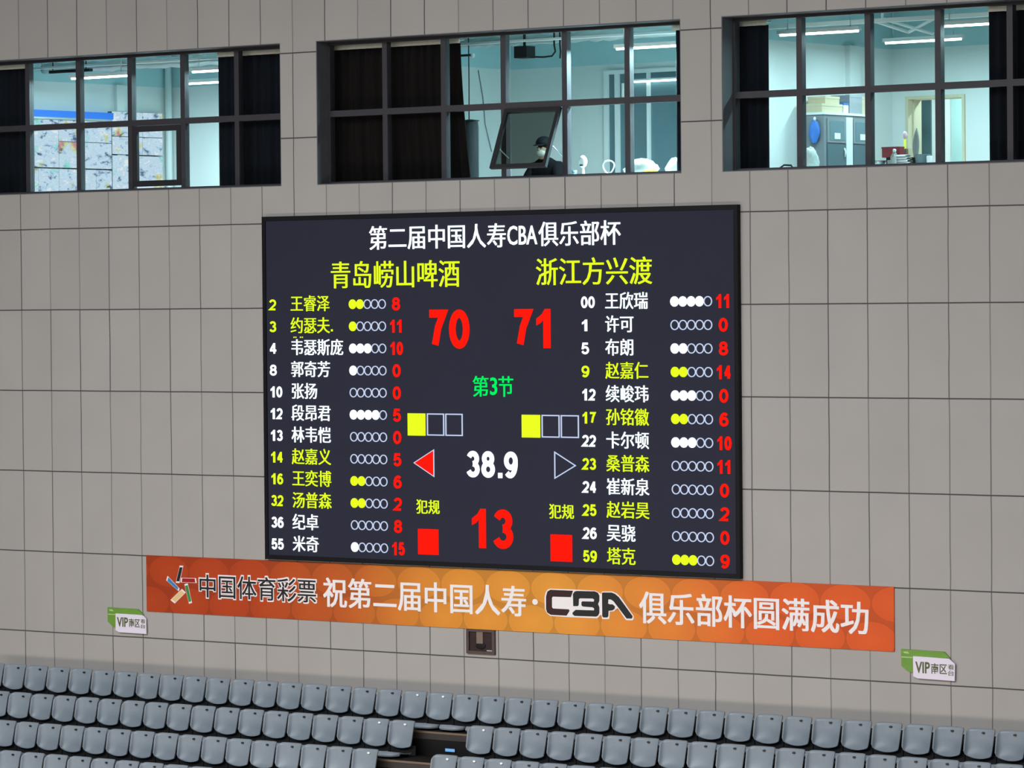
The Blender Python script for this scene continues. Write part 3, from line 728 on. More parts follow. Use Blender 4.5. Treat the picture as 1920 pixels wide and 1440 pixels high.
# ---- right room: cabinet with cartons, doorway, things on the counter
cx0, cx1, cy0, cy1, cz = 4.04, 4.45, 2.285, 3.49, 8.575
cab = thing('steel_cabinet', (4.22, 2.9, FL), 'grey steel cabinet with glass doors against the wall in the right window', 'cabinet')
MB().box(cx0, cx1, cy0, cy1, FL, cz - 0.03).build('body', M_steel, cab)
MB().box(cx0, cx1 + 0.02, cy0 - 0.02, cy1, cz - 0.03, cz).build('top_edge', M_lampbody, cab)
for y0, y1 in ((cy0 + 0.06, 2.80), (2.98, cy1 - 0.02)):
    dd = MB().box(cx1, cx1 + 0.018, y0, y1, 8.17, 8.50).build('upper_door', M_steel, cab)
    MB().box(cx1 + 0.018, cx1 + 0.022, y0 + 0.05, y1 - 0.05, 8.20, 8.46).build('glass', M_tealglass, dd)
    MB().box(cx1 + 0.022, cx1 + 0.026, y0 + 0.16, y0 + 0.30, 8.22, 8.30).build('note', M_paper, dd)
    d2 = MB().box(cx1, cx1 + 0.018, y0, y1, 7.30, 8.15).build('lower_door', noisy(mat('dark_teal_door', (0.09, 0.14, 0.165), 0.4), 3, 0.1), cab)
    MB().tube([(cx1 + 0.03, y1 - 0.05, 7.98), (cx1 + 0.035, y1 - 0.05, 8.06), (cx1 + 0.02, y1 - 0.05, 8.10)], 0.012, 8).build('handle', M_white, d2)
MB().box(cx1, cx1 + 0.012, 2.81, 2.97, 7.0, 8.52).build('pale_strip', M_counter, cab)  # pale flat strip set between the door pairs

def carton(x0, x1, y0, y1, z0, z1, M, label, name='carton'):
    t = thing(name, ((x0 + x1) / 2, (y0 + y1) / 2, z0), label, 'box', 'cartons on the grey cabinet')
    MB().box(x0, x1, y0, y1, z0, z1).build('body', M, t)
    MB().box(x0 - 0.004, x1 + 0.004, y0 - 0.004, y1 + 0.004, z1 - 0.03, z1 + 0.004).build('lid', M, t)
    return t
z0 = cz
MB_front = carton(4.06, 4.42, 2.28, 2.78, z0, z0 + 0.115, M_carton, 'long low tan carton at the front of the cabinet top')
carton(4.10, 4.38, 2.42, 2.77, z0 + 0.12, z0 + 0.22, M_carton, 'tan carton stacked on the long low carton')
carton(4.14, 4.44, 2.93, 3.24, z0, z0 + 0.25, M_cartong, 'tall grey carton right of the paper stack on the cabinet')
carton(4.16, 4.42, 3.25, 3.46, z0, z0 + 0.235, M_carton, 'tan carton at the far end of the cabinet top')
for k in range(5):
    tag(MB().box(4.28 + 0.01 * (k % 2), 4.43, 2.795, 2.915, z0 + 0.028 * k, z0 + 0.028 * k + 0.026).build('paper_stack', M_paper if k < 4 else M_bluebag),
        ('blue folder on top of the papers on the cabinet' if k == 4 else 'white papers piled between the cartons on the cabinet'), 'papers', 'paper piles on the cabinet')
bag = thing('hanging_blue_bag', (4.32, 2.26, 8.15), 'blue plastic bag hanging on the end of the grey cabinet', 'bag')
def fbb(u, v):
    a = 2 * math.pi * u; w = 0.075 * math.sin(math.pi * min(1, 0.12 + v * 0.80)) + 0.012
    return (4.325 + w * math.cos(a), 2.235 + 0.035 * math.sin(a), 8.46 - 0.30 * v + 0.008 * math.sin(5 * a))
MB().grid(fbb, 22, 8).build('bag_body', M_bluebag, bag)
MB().blob((4.325, 2.25, 8.485), (0.022, 0.02, 0.03), 0.1, 10, 2).build('hook', M_white, bag)

dr = thing('door_2', (4.71, BY, FL), None, None, kind='structure')
q = MB(); q.box(4.23, 4.275, BY - 0.03, BY + 0.32, FL, 8.875); q.box(5.145, 5.19, BY - 0.03, BY + 0.32, FL, 8.875); q.box(4.275, 5.145, BY - 0.03, BY + 0.32, 8.83, 8.875)
q.build('frame', M_cream, dr)
MB().box(4.275, 4.29, BY + 0.10, BY + 0.14, FL, 8.83).box(5.13, 5.145, BY + 0.10, BY + 0.14, FL, 8.83).build('door_stop', M_cream, dr)
struct(MB().box(2.2, 7.2, 6.6, 6.7, FL, 9.4).build('wall_rear', M_roomwall))
struct(MB().box(2.2, 7.2, BY + 0.1, 6.7, FL - 0.1, FL).build('floor', M_roomfloor))
struct(MB().box(2.2, 7.2, BY + 0.1, 6.7, 9.4, 9.5).build('ceiling', M_roomwall))
struct(MB().box(3.10, 3.46, 6.57, 6.60, FL, 8.98).build('dark_board', noisy(mat('dark_teal_board', (0.075, 0.13, 0.14), 0.3), 3, 0.4)))  # dark notice board on the corridor's rear wall, built as a flat panel
struct(MB().box(3.81, 4.35, 6.56, 6.60, FL, 8.95).build('trim_20', mat('pale_teal', (0.42, 0.60, 0.58), 0.6)))
cl = thing('corridor_lamp', (4.6, 5.7, 9.36), 'ceiling lamp of the corridor beyond the doorway', 'ceiling lamp')
MB().box(4.2, 5.0, 5.65, 5.75, 9.36, 9.40).build('housing', M_lampbody, cl)
l = bpy.data.lights.new('corridor_glow', 'AREA'); l.size = 0.8; l.size_y = 0.1; l.shape = 'RECTANGLE'; l.energy = 60; l.color = (0.70, 0.97, 1.0)
lo = bpy.data.objects.new('corridor_glow', l); COL.objects.link(lo); lo.parent = cl; lo.location = (0, 0, -0.02)

crumple('plastic_bag', (5.255, 0.72, CT + 0.04), (0.135, 0.12, 0.235), M_clearbag, 'clear plastic bag standing on the counter in front of the grey cabinet', 'bag', 8, 0.10)
tag(MB().lathe((6.35, 0.70, CT), [(0.05, 0), (0.085, 0.075), (0.08, 0.075), (0.045, 0.01)], 22).build('bowl', M_metal), 'metal bowl on the counter left of the red box', 'bowl')
lb = thing('storage_box', (6.55, 0.72, CT), 'black and grey box under the red box on the counter', 'box')
MB().box(6.47, 6.66, 0.66, 0.84, CT, CT + 0.11).build('body', M_black, lb); MB().box(6.49, 6.60, 0.655, 0.66, CT + 0.02, CT + 0.075).build('front_panel', M_cartong, lb)
rb = thing('red_box', (6.55, 0.72, CT + 0.11), 'dark red box standing on the black and grey box', 'box')
MB().box(6.40, 6.675, 0.67, 0.76, CT + 0.11, CT + 0.235).build('body', M_red, rb); MB().box(6.395, 6.68, 0.665, 0.765, CT + 0.225, CT + 0.245).build('lid', M_red, rb)
cbx = thing('cream_box', (6.78, 0.85, CT), 'cream box behind the spray bottle on the counter', 'box')
MB().box(6.57, 6.68, 0.86, 0.96, CT, CT + 0.225).build('body', M_carton, cbx)
bt = thing('spray_bottle', (6.66, 0.56, CT), 'olive bottle with a white cap in front of the red box', 'bottle')
MB().lathe((6.66, 0.56, CT), [(0.045, 0), (0.052, 0.02), (0.052, 0.11), (0.022, 0.165), (0.018, 0.17)], 20).build('body', M_green_b, bt)
MB().lathe((6.66, 0.56, CT + 0.17), [(0.022, 0), (0.024, 0.03), (0.012, 0.042)], 16).build('cap', M_white, bt)
b2 = thing('bottle', (6.72, 0.52, CT), 'pale bottle beside the olive spray bottle', 'bottle')
MB().lathe((6.745, 0.42, CT), [(0.028, 0), (0.03, 0.02), (0.03, 0.09), (0.012, 0.12), (0.012, 0.135)], 16).build('body', M_clearbag, b2)
pot = thing('potted_plant', (6.83, 0.80, CT), 'dark pot with one tall pointed grey leaf behind the towels', 'plant')
MB().lathe((6.83, 0.82, CT), [(0.07, 0), (0.09, 0.10), (0.085, 0.105), (0.02, 0.10)], 20).build('pot', M_black, pot)
def lfn(u, v):
    w = 0.050 * math.sin(math.pi * (0.12 + 0.88 * v)) ** 0.8
    return (6.82 + (u - 0.5) * 2 * w + 0.02 * v * v, 0.82 - 0.02 * math.cos((u - 0.5) * 2), CT + 0.09 + 0.39 * v)
MB().grid(lfn, 6, 14, thick=(0, 0.005, 0)).build('leaf', M_leaf, pot)
rod = thing('duster', (6.53, 1.02, CT), 'yellow rod with a pink tip standing behind the red box', 'duster')
MB().tube([(6.525, 1.02, CT), (6.53, 1.02, CT + 0.36)], 0.016, 10).build('rod', M_yellow, rod)
MB().blob((6.53, 1.02, CT + 0.405), (0.036, 0.03, 0.05), 0.08, 12, 4).build('tip', M_pink, rod)
for k in range(4):
    w = 0.115 - 0.012 * k
    def tf(u, v, k=k, w=w):
        a = 2 * math.pi * v
        return (6.80 - w + 2 * w * u, 0.54 + 0.07 * math.cos(a), CT + 0.018 + 0.033 * k + 0.0165 * math.sin(a) * (0.75 if u in (0, 1) else 1))
    tw = MB().grid(tf, 8, 12).build('folded_towel', M_paper)
    tag(tw, ('bottom', 'second lowest', 'third', 'topmost')[k] + ' white folded towel in the pile on the counter', 'towel', 'folded white towels')
bn = thing('basin', (7.02, 0.66, CT), 'teal grey plastic basin right of the folded towels', 'basin')
MB().lathe((7.02, 0.66, CT), [(0.085, 0), (0.10, 0.13), (0.105, 0.135), (0.095, 0.13), (0.08, 0.01)], 24).build('tub', M_bin, bn)
tag(MB().lathe((7.16, 0.60, CT), [(0.035, 0), (0.04, 0.10), (0.034, 0.11)], 16).build('cup', M_white), 'white cup right of the teal grey basin', 'cup')
tag(MB().box(7.42, 7.53, 0.50, 0.60, CT, CT + 0.022).build('phone', M_black), 'small dark phone lying on the counter near the right curtain', 'phone')
tag(MB().tube([(4.90, 0.55, CT + 0.014), (5.0, 0.5, CT + 0.05), (5.08, 0.55, CT + 0.045), (5.13, 0.5, CT + 0.014)], 0.012, 8).build('cable', M_black), 'dark cable on the counter beside the left curtain of the right window', 'cable')

# ------------------------------------------------------------------ scoreboard
sc = thing('scoreboard', (0.55, 0, 2.43), 'large black LED scoreboard with players and scores on the wall', 'scoreboard')
SX0, SX1, SZ0, SZ1 = -3.548, 4.650, 2.432, 7.298
c = MB(); fw = 0.062
c.box(SX0, SX0 + fw, -0.075, 0.0, SZ0, SZ1); c.box(SX1 - fw, SX1, -0.075, 0.0, SZ0, SZ1)
c.box(SX0 + fw, SX1 - fw, -0.075, 0.0, SZ0, SZ0 + fw); c.box(SX0 + fw, SX1 - fw, -0.075, 0.0, SZ1 - fw, SZ1)
c.build('frame', M_led_case, sc)
panel = MB().box(SX0 + fw, SX1 - fw, -0.060, -0.002, SZ0 + fw, SZ1 - fw).build('display_panel', M_led, sc)
TY, TD = -0.069, 0.0085        # lit dots stand proud of the panel
def led(name, body, box, key, offset=0.0, shifts=(0.0,), em=None):
    return lettering(MB(), body, box, TY, TD, offset, shifts, em).build(name, M_txt[key], panel)
def num(name, text, box, key, bold=0.205):
    return numerals(MB(), text, *box, TY, TD, bold).build(name, M_txt[key], panel)
t1 = MB()
lettering(t1, '第二届中国人寿', (-1.572, 0.835, 6.800, 7.128), TY, TD, 0.0, SONG)
lettering(t1, 'CBA', (0.865, 1.372, 6.829, 7.088), TY, TD, 0.008, (0.0,))
lettering(t1, '俱乐部杯', (1.395, 2.766, 6.805, 7.134), TY, TD, 0.0, SONG)
t1.build('event_title', M_txt['w'], panel)
led('team_name', '青岛崂山啤酒', (-2.274, 0.029, 6.270, 6.645), 'y', 0.0, SONG)
led('team_name', '浙江方兴渡', (1.348, 3.275, 6.278, 6.643), 'y', 0.0, SONG)
num('team_score', '70', (-0.561, 0.193, 5.424, 5.962), 'r')
num('team_score', '71', (0.917, 1.66, 5.432, 5.962), 'r')
q3 = MB(); lettering(q3, '第', (0.244, 0.515, 4.772, 5.054), TY, TD, 0.0, SONG); lettering(q3, '3', (0.545, 0.665, 4.795, 5.035), TY, TD, 0.012); lettering(q3, '节', (0.690, 0.940, 4.772, 5.054), TY, TD, 0.0, SONG)
q3.build('period_label', M_txt['g'], panel)

def ring_box(mb, x0, x1, z0, z1, w=0.016):
    mb.box(x0, x1, TY, TY + TD, z1 - w, z1); mb.box(x0, x1, TY, TY + TD, z0, z0 + w)
    mb.box(x0, x0 + w, TY, TY + TD, z0 + w, z1 - w); mb.box(x1 - w, x1, TY, TY + TD, z0 + w, z1 - w)
for xs in ((-0.909, -0.567, -0.242), (1.083, 1.421, 1.745)):
    mk = MB().box(xs[0], xs[0] + 0.312, TY, TY + TD, 4.226, 4.533); mk.mi = 1
    for x in xs[1:]: ring_box(mk, x, x + 0.302, 4.230, 4.535)
    mk.build('timeout_markers', [M_txt['y'], M_txt['o']], panel)
def tri(pts, w, name, fill):
    mb = MB()
    if fill: mb.poly(pts, TY, TD); mb.mi = 1
    C = (sum(p[0] for p in pts) / 3, sum(p[1] for p in pts) / 3)
    k = 1 - w / 0.125
    inn = [(C[0] + (p[0] - C[0]) * k, C[1] + (p[1] - C[1]) * k) for p in pts]
    y = TY - 0.0015
    for i in range(3):
        a, b_, c_, d_ = pts[i], pts[(i + 1) % 3], inn[(i + 1) % 3], inn[i]
        mb.poly([a, b_, c_, d_], y, TD)
    mb.build(name, [M_txt['r'], M_txt['o']] if fill else M_txt['o'], panel)
tri([(-0.814, 3.850), (-0.446, 4.042), (-0.446, 3.659)], 0.012, 'possession_arrow', True)
tri([(1.631, 4.046), (1.999, 3.860), (1.631, 3.674)], 0.015, 'possession_arrow', False)
num('game_clock', '38', (0.121, 0.612, 3.668, 4.031), 'w', 0.205); num('decimal_point', '.', (0.6434, 0.6434 + 0.2612 * 0.38, 3.668, 4.031), 'w', 0.205); num('game_clock', '9', (0.774, 1.004, 3.668, 4.031), 'w', 0.205)
led('foul_label', '犯规', (-0.770, -0.359, 3.150, 3.345), 'y', 0.0, (-0.008, 0.008))
led('foul_label', '犯规', (1.535, 1.952, 3.142, 3.336), 'y', 0.0, (-0.008, 0.008))
MB().box(-0.743, -0.384, TY, TY + TD, 2.587, 2.940).build('team_foul_square', M_txt['r'], panel)
MB().box(1.556, 1.916, TY, TY + TD, 2.566, 2.928).build('team_foul_square', M_txt['r'], panel)
num('shot_clock', '13', (0.175, 0.923, 2.705, 3.243), 'r')

LEFT = [('2', '王睿泽', 'y', 2, '8'), ('3', '约瑟夫', 'y', 1, '11'), ('4', '韦瑟斯庞', 'w', 3, '10'), ('8', '郭奇芳', 'w', 1, '0'), ('10', '张扬', 'w', 0, '0'), ('12', '段昂君', 'w', 4, '5'),
        ('13', '林韦恺', 'w', 0, '0'), ('14', '赵嘉义', 'y', 0, '5'), ('16', '王奕博', 'y', 2, '6'), ('32', '汤普森', 'y', 2, '2'), ('36', '纪卓', 'w', 0, '8'), ('55', '米奇', 'w', 1, '15')]
RIGHT = [('00', '王欣瑞', 'w', 4, '11'), ('1', '许可', 'w', 0, '0'), ('5', '布朗', 'w', 2, '8'), ('9', '赵嘉仁', 'y', 2, '14'), ('12', '续峻玮', 'w', 3, '0'), ('17', '孙铭徽', 'y', 2, '6'),
         ('22', '卡尔顿', 'w', 3, '10'), ('23', '桑普森', 'y', 0, '11'), ('24', '崔新泉', 'w', 0, '0'), ('25', '赵岩昊', 'y', 0, '2'), ('26', '吴骁', 'w', 0, '0'), ('59', '塔克', 'y', 3, '9')]
def digits_width(s, one, two):
    return two if len(s) == 2 else one
def disc(mb, cx, cz, r, n=18): mb.poly([(cx + r * math.cos(2 * math.pi * i / n), cz + r * math.sin(2 * math.pi * i / n)) for i in range(n)], TY - 0.001, TD)
def ring(mb, cx, cz, r, w=0.013, n=20):
    for i in range(n):
        a, b_ = 2 * math.pi * i / n, 2 * math.pi * (i + 1) / n
        mb.poly([(cx + r * math.cos(a), cz + r * math.sin(a)), (cx + r * math.cos(b_), cz + r * math.sin(b_)), (cx + (r - w) * math.cos(b_), cz + (r - w) * math.sin(b_)), (cx + (r - w) * math.cos(a), cz + (r - w) * math.sin(a))], TY, TD)
for side, rows in enumerate((LEFT, RIGHT)):
    NX, MX, DX, PX, pitch = ((-3.428, -3.028, -1.885, -1.100, 0.2415), (2.102, 2.502, 3.634, 4.410, 0.2345))[side]
    for k, (no, nm, key, fouls, pts) in enumerate(rows):
        z = 6.046 - 0.3085 * k
        w = digits_width(no, 0.125, 0.225)
        num('player_number', no, (NX, NX + w, z - 0.078, z + 0.078), key, 0.185)
        pn = MB(); L = len(nm)
        lettering(pn, nm, (MX + 0.012, MX + pitch * L - 0.018, z + 0.012 - 0.106, z + 0.012 + 0.106), TY, TD, 0.0, (-0.007, 0.007), em=True)
        if side == 0 and k == 1:
            pn.box(MX + 0.745, MX + 0.775, TY, TY + TD, z - 0.070, z - 0.040)
            for q_ in range(4): pn.box(MX + 0.05 + 0.035 * q_ + (0.05 if q_ > 1 else 0), MX + 0.065 + 0.035 * q_ + (0.05 if q_ > 1 else 0), TY, TY + TD, z - 0.160, z - 0.142)
        pn.build('player_name', M_txt[key], panel)
        fd = MB()
        for j in range(5):
            if j < fouls: fd.mi = 0; disc(fd, DX + 0.1335 * j, z, 0.068)
            else: fd.mi = 1; ring(fd, DX + 0.1335 * j, z, 0.067)
        fd.build('foul_dots', [M_txt[key], M_txt['o']], panel)
        w = digits_width(pts, 0.140, 0.232)
        num('player_points', pts, (PX - w / 2, PX + w / 2, z - 0.091, z + 0.091), 'r', 0.20)

# ------------------------------------------------------------------ banner
bn = thing('banner', (0.53, 0, 1.59), 'long orange banner with Chinese lettering below the scoreboard', 'banner')
MB().box(-5.906, 6.972, -0.016, -0.002, 1.590, 2.411).build('sheet', M_banner, bn)
BYF = -0.019
def grow(pts, d):
    cx = sum(p[0] for p in pts) / len(pts); cz_ = sum(p[1] for p in pts) / len(pts)
    out = []
    for x, z in pts:
        v = Vector((x - cx, z - cz_)); out.append((x + d * v.x / max(v.length, 1e-6) * 1.2, z + d * v.y / max(v.length, 1e-6) * 1.2))
    return out
EMB = {'black': [(-5.243, 2.255), (-5.185, 2.257), (-5.251, 2.052), (-5.310, 2.05)], 'red': [(-5.194, 2.098), (-4.952, 2.102), (-4.94, 2.045), (-5.205, 2.043)],
       'blue': [(-5.466, 2.104), (-5.274, 1.958), (-5.288, 1.925), (-5.486, 2.049)], 'green': [(-5.142, 1.99), (-5.088, 2.002), (-5.021, 1.772), (-5.071, 1.758)],
       'cream': [(-5.219, 1.922), (-5.154, 1.884), (-5.334, 1.748), (-5.407, 1.783)]}
e = MB(); keys = list(EMB)
for p in EMB.values(): e.poly(grow(p, 0.022), BYF, 0.003)
for i, k in enumerate(keys): e.mi = i + 1; e.poly(EMB[k], BYF - 0.002, 0.003)
e.build('lottery_emblem', [M_bwhite] + [M_ink[k] for k in keys], bn)
lettering(MB(), '中国体育彩票', (-4.876, -2.620, 1.818, 2.192), BYF, 0.003, 0.0, (-0.046, -0.024, 0.0, 0.024, 0.046), zs=(-0.040, 0.0, 0.040)).build('lettering_outline', M_bwhite, bn)
lettering(MB(), '中国体育彩票', (-4.855, -2.642, 1.838, 2.170), BYF - 0.005, 0.003, 0.0, (-0.009, 0.009), zs=(-0.004, 0.004)).build('black_lettering', M_bblack, bn)
wl = MB()
lettering(wl, '祝第二届中国人寿', (-2.517, 1.097, 1.790, 2.208), BYF, 0.003, 0.0, WIDE, zs=(-0.008, 0.008))
wl.build('white_lettering', M_bwhite, bn)
MB().poly([(1.246 + 0.047 * math.cos(i * math.pi / 8), 2.002 + 0.040 * math.sin(i * math.pi / 8)) for i in range(16)], BYF, 0.003).build('separator_dot', M_bwhite, bn)
wl = MB()
lettering(wl, '俱乐部杯圆满成功', (2.985, 6.594, 1.785, 2.212), BYF, 0.003, 0.0, WIDE, zs=(-0.008, 0.008))
wl.build('white_lettering', M_bwhite, bn)
CBA_BACK = [(1.409, 2.072), (1.428, 2.137), (1.464, 2.178), (1.509, 2.19), (1.883, 2.193), (2.271, 2.19), (2.332, 2.164), (2.363, 2.151), (2.376, 2.183), (2.543, 2.192), (2.621, 2.167), (2.69, 2.114), (2.896, 1.876), (2.892, 1.834), (2.87, 1.819), (2.774, 1.818), (2.748, 1.838), (2.637, 1.971), (2.601, 1.955), (2.566, 1.926), (2.501, 1.92), (2.491, 1.821), (2.373, 1.816), (2.364, 1.868), (2.342, 1.868), (2.294, 1.823), (1.808, 1.818), (1.505, 1.823), (1.443, 1.86), (1.412, 1.916)]
CBA_C = [(1.892, 2.177), (1.855, 2.089), (1.552, 2.085), (1.536, 2.07), (1.535, 1.942), (1.551, 1.925), (1.818, 1.924), (1.831, 1.904), (1.781, 1.838), (1.514, 1.838), (1.452, 1.867), (1.434, 1.916), (1.436, 2.08), (1.459, 2.149), (1.509, 2.176)]
CBA_B = [(1.894, 1.97), (1.891, 2.133), (1.918, 2.166), (1.954, 2.176), (2.254, 2.182), (2.306, 2.166), (2.332, 2.128), (2.331, 2.058), (2.309, 2.014), (2.33, 1.973), (2.33, 1.895), (2.307, 1.859), (2.276, 1.845), (1.915, 1.84), (1.879, 1.863), (1.884, 1.885), (1.933, 1.922), (2.242, 1.927), (2.242, 1.955), (2.216, 1.967), (2.057, 1.971), (2.031, 1.986), (2.032, 2.029), (2.049, 2.041), (2.239, 2.044), (2.245, 2.072), (2.217, 2.085), (2.006, 2.079), (1.99, 2.066), (1.985, 1.988), (1.969, 1.972), (1.916, 1.971)]
CBA_A = [(2.376, 2.162), (2.389, 2.171), (2.534, 2.177), (2.595, 2.159), (2.655, 2.119), (2.879, 1.875), (2.866, 1.843), (2.779, 1.84), (2.568, 2.06), (2.524, 2.083), (2.481, 2.084), (2.476, 2.028), (2.502, 2.018), (2.55, 2.02), (2.589, 1.994), (2.584, 1.962), (2.549, 1.939), (2.483, 1.93), (2.478, 1.859), (2.46, 1.841), (2.395, 1.838), (2.377, 1.855)]
lg = MB().poly(CBA_BACK, BYF, 0.003); lg.mi = 1; lg.poly(CBA_C, BYF - 0.002, 0.003); lg.mi = 2; lg.poly(CBA_B, BYF - 0.002, 0.003); lg.poly(CBA_A, BYF - 0.002, 0.003)
lg.build('league_logo', [M_bwhite, M_maroon, M_bblack], bn)

# ------------------------------------------------------------------ VIP signs and the box below the banner
def vip(label, VG, VW, tv, tz, ts):
    t = thing('vip_sign', (VW[0][0] + 0.3, 0, VW[-1][1]), label, 'sign', 'VIP signs on the wall')
    MB().poly(VG, -0.022, 0.020).build('green_backing', M_vgreen, t)
    MB().poly([(VG[0][0] + 0.03, VG[0][1] - 0.03), (VG[0][0] + 0.10, VG[0][1] - 0.025), (VG[0][0] + 0.125, VG[0][1] - 0.055), (VG[0][0] + 0.05, VG[0][1] - 0.05)], -0.024, 0.004).box(VG[0][0] + 0.01, VG[0][0] + 0.17, -0.024, -0.020, VG[0][1] - 0.106, VG[0][1] - 0.092).build('pale_mark', mat('pale_green_mark', (0.45, 0.60, 0.25), 0.5), t)
    wp = MB().poly(VW, -0.040, 0.018).build('white_panel', M_vwhite, t)
    lt = MB(); lettering(lt, 'VIP', tv, -0.044, 0.004, 0.02); lettering(lt, '南区', tz, -0.044, 0.004, 0.01)
    lettering(lt, '看', (ts[0], ts[1], (ts[2] + ts[3]) / 2 + 0.006, ts[3]), -0.044, 0.004); lettering(lt, '台', (ts[0], ts[1], ts[2], (ts[2] + ts[3]) / 2 - 0.006), -0.044, 0.004)
    lt.build('lettering', M_vtxt, wp)
vip('green and white VIP sign left of the orange banner',
    [(-6.687, 1.618), (-6.079, 1.613), (-5.960, 1.540), (-6.501, 1.513), (-6.504, 1.314), (-6.577, 1.333), (-6.684, 1.412)],
    [(-6.507, 1.537), (-5.974, 1.534), (-5.902, 1.484), (-5.898, 1.260), (-6.444, 1.263), (-6.511, 1.292)], (-6.478, -6.258, 1.345, 1.485), (-6.240, -6.020, 1.348, 1.475), (-6.005, -5.915, 1.340, 1.475))
vip('green and white VIP sign right of the orange banner',
    [(7.075, 1.629), (7.711, 1.621), (7.796, 1.549), (7.271, 1.532), (7.267, 1.328), (7.169, 1.360), (7.082, 1.415)],
    [(7.265, 1.549), (7.795, 1.542), (7.880, 1.477), (7.876, 1.265), (7.329, 1.272), (7.266, 1.296)], (7.300, 7.514, 1.340, 1.484), (7.532, 7.766, 1.342, 1.474), (7.780, 7.868, 1.330, 1.470))
nb = thing('wall_box', (0.305, 0, 1.25), 'brown open metal box on the wall just below the banner', 'wall box')
x0, x1, z0, z1 = 0.058, 0.552, 1.252, 1.585
MB().box(x0, x0 + 0.045, -0.03, 0, z0, z1).box(x1 - 0.045, x1, -0.03, 0, z0, z1).box(x0 + 0.045, x1 - 0.045, -0.03, 0, z0, z0 + 0.04).box(x0 + 0.045, x1 - 0.045, -0.03, 0, z1 - 0.03, z1).build('frame', M_niche, nb)
MB().box(x0 + 0.045, x1 - 0.045, -0.008, 0, z0 + 0.04, z1 - 0.03).build('back_plate', M_nichein, nb)
MB().box(0.235, 0.345, -0.024, -0.008, 1.395, z1 - 0.03).build('hanging_strap', M_hose, nb)
MB().blob((0.30, -0.012, 1.365), (0.085, 0.012, 0.05), 0, 16, 1).build('reel', M_black, nb)
MB().box(0.41, 0.50, -0.022, -0.008, 1.297, 1.310).build('latch', M_metal, nb)

# ------------------------------------------------------------------ stand: tiers and seats
ZTR, RISE, RUN = 0.268, 0.317, 0.75
b = MB(); nK = 7
for k in range(nK):
    yf = -1.0 - RUN * k; yb = 0.0 if k == 0 else -1.0 - RUN * (k - 1)
    b.box(-16, 18, yf, yb, -3.0, ZTR - RISE * k)
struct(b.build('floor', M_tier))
for k in range(nK):
    yf = -1.0 - RUN * k; z = ZTR - RISE * k
    struct(MB().box(-16, 18, yf - 0.012, yf + 0.03, z - 0.018, z + 0.004).build('trim_%d' % (k + 3), M_nose))
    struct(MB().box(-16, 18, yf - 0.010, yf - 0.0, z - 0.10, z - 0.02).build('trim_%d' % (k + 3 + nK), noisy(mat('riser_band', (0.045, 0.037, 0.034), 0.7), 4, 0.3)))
sl = thing('step_light', (0.54, -1.02, 0.015), 'small blue lit step light on the riser in the dark gap between seats', 'light')
MB().box(0.455, 0.640, -1.012, -1.0, 0.012, 0.072).build('housing', M_black, sl)
MB().box(0.468, 0.627, -1.016, -1.012, 0.022, 0.062).build('lens', M_steplight, sl)

def backrest_mesh():
    hw, zt = 0.2135, 0.0
    def fn(u, v, extra=0.0):
        s = 2 * u - 1; a = abs(s)
        top = zt - (0.050 * (1 - math.sqrt(max(0.0, 1 - ((a - 0.72) / 0.28) ** 2))) if a > 0.72 else 0.0)
        bot = -0.366 + 0.045 * a ** 2.2 + (0.050 * (1 - math.sqrt(max(0.0, 1 - ((a - 0.80) / 0.20) ** 2))) if a > 0.80 else 0.0)
        z = bot + (top - bot) * v
        t = -z / 0.375                                   # 0 top .. 1 bottom
        x = s * (hw - 0.012 * t - 0.004 * (1 - t))
        y = -0.080 * t - 0.045 * max(0, t - 0.75) ** 2 * 8 - 0.030 * a ** 3 - 0.028 * max(0, a - 0.86) / 0.14 + 0.028 * math.sin(math.pi * t) * (1 - a * a)
        if v > 0.93: y += 0.012 * (v - 0.93) / 0.07        # rolled top edge
        return (x, y, z)
    us = [0, .03, .06, .10, .16, .24, .33, .42, .5, .58, .67, .76, .84, .90, .94, .97, 1]
    vs = [0, .05, .12, .22, .34, .46, .58, .70, .80, .88, .94, 1]
    mb = MB(); A = [[mb.bm.verts.new(fn(u, v)) for u in us] for v in vs]
    B = [[mb.bm.verts.new(Vector(fn(u, v)) + Vector((0, 0.022, 0))) for u in us] for v in vs]
    nu, nv = len(us) - 1, len(vs) - 1
    for j in range(nv):
        for i in range(nu):
            mb._f([A[j][i], A[j][i + 1], A[j + 1][i + 1], A[j + 1][i]], True); mb._f([B[j][i], B[j + 1][i], B[j + 1][i + 1], B[j][i + 1]], True)
    for i in range(nu): mb._f([A[0][i], B[0][i], B[0][i + 1], A[0][i + 1]], True); mb._f([A[nv][i], A[nv][i + 1], B[nv][i + 1], B[nv][i]], True)
    for j in range(nv): mb._f([A[j][0], A[j + 1][0], B[j + 1][0], B[j][0]], True); mb._f([A[j][nu], B[j][nu], B[j + 1][nu], A[j + 1][nu]], True)
    return mb
def pan_mesh():
    def fn(u, v):
        s = 2 * u - 1; a = abs(s)
        yy = -0.125 - (0.350 - 0.10 * a ** 4) * v
        z = -0.428 + 0.066 * v ** 1.6 + 0.018 * a ** 4 * (1 - v) - 0.022 * a ** 3 * v
        if v > 0.86: z -= 0.068 * ((v - 0.86) / 0.14) ** 1.6 * (1 - 0.45 * a ** 3)
        return (s * 0.208, yy, z)
    return MB().grid(fn, 20, 24, thick=(0, 0.012, -0.018))

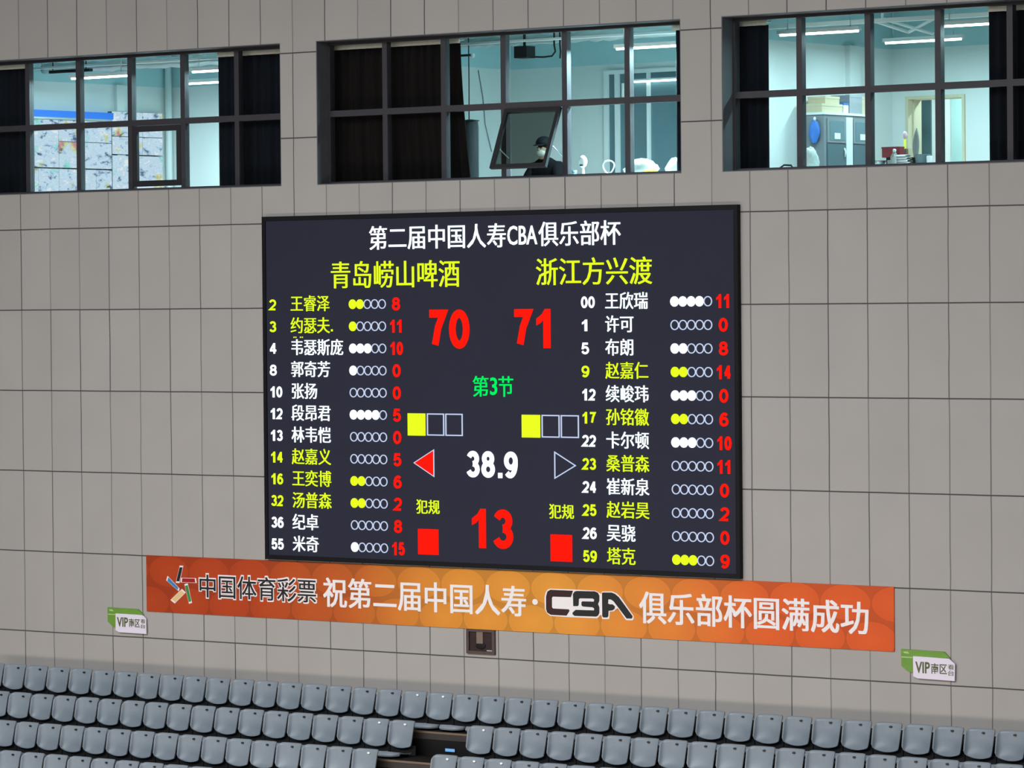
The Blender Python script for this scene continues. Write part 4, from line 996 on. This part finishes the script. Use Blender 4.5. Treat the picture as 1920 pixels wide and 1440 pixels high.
def make_seat():
    t = thing('stadium_seat', (0, 0, 0), None, 'seat')
    bk = backrest_mesh().build('backrest', M_seat, t)
    pn = pan_mesh().build('seat_pan', M_seat, t)
    MB().box(-0.218, 0.218, -0.036, -0.020, -0.462, -0.330).box(-0.15, -0.11, -0.40, -0.10, -0.462, -0.425).box(0.11, 0.15, -0.40, -0.10, -0.462, -0.425).build('bracket_shade_plate', M_black, t)  # bracket feet; the full-width black plate stands for shade below the backrest
    n = 10
    bd = MB().poly([(0.022 + 0.021 * math.cos(2 * math.pi * i / n), -0.052 + 0.013 * math.sin(2 * math.pi * i / n)) for i in range(n)], -0.018, 0.016).build('number_badge', M_badge_d, t)
    return t, bd.data
proto, dark_badge = make_seat()
bright = dark_badge.copy(); bright.materials.clear(); bright.materials.append(M_badge_w)
used = [False]
def place_seat(x, row, label, group, white):
    y = -0.42 - RUN * row; z = 0.738 - RISE * row
    if not used[0]: r = proto; used[0] = True
    else:
        r = proto.copy(); COL.objects.link(r)
        for ch in proto.children:
            c_ = ch.copy(); COL.objects.link(c_); c_.parent = r
    r.location = (x, y, z); r['label'] = label; r['category'] = 'seat'; r['group'] = group
    for ch in r.children:
        if ch.name.startswith('number_badge'): ch.data = bright if white else dark_badge
    return r
def nth(n): return '%d%s' % (n, 'th' if 10 <= n % 100 <= 20 else {1: 'st', 2: 'nd', 3: 'rd'}.get(n % 10, 'th'))
P = 0.4502
for i in range(-1, 39):                                   # topmost row, against the wall
    x = -8.155 + P * i
    lab = ('grey stadium seat in the top row by the wall, %s from the left photo edge' % nth(i + 2)) if i < 19 else ('grey stadium seat in the top row by the wall, %s from the right photo edge' % nth(39 - i))
    place_seat(x, 0, lab, 'seats in the top row', i in (17, 18))
for i in range(0, 40):
    if i in (18, 19): continue
    x = -7.765 + P * i
    lab = ('grey stadium seat in the second row, %s to the left of the dark gap' % nth(18 - i)) if i < 18 else ('grey stadium seat in the second row, %s to the right of the dark gap' % nth(i - 19))
    place_seat(x, 1, lab, 'seats in the second row', i in (16, 17, 20))
for i in range(0, 25):
    if i in (16, 17): continue
    x = -6.885 + P * i
    lab = ('grey stadium seat in the third row, %s to the left of the dark gap' % nth(16 - i)) if i < 16 else ('grey stadium seat in the third row, %s to the right of the dark gap' % nth(i - 17))
    place_seat(x, 2, lab, 'seats in the third row', i in (15, 18, 19, 20))
for i in range(-1, 9):
    x = -6.045 + 0.4525 * i
    place_seat(x, 3, 'grey stadium seat in the lowest row, %s from the left photo edge' % nth(i + 2), 'seats in the lowest row', False)
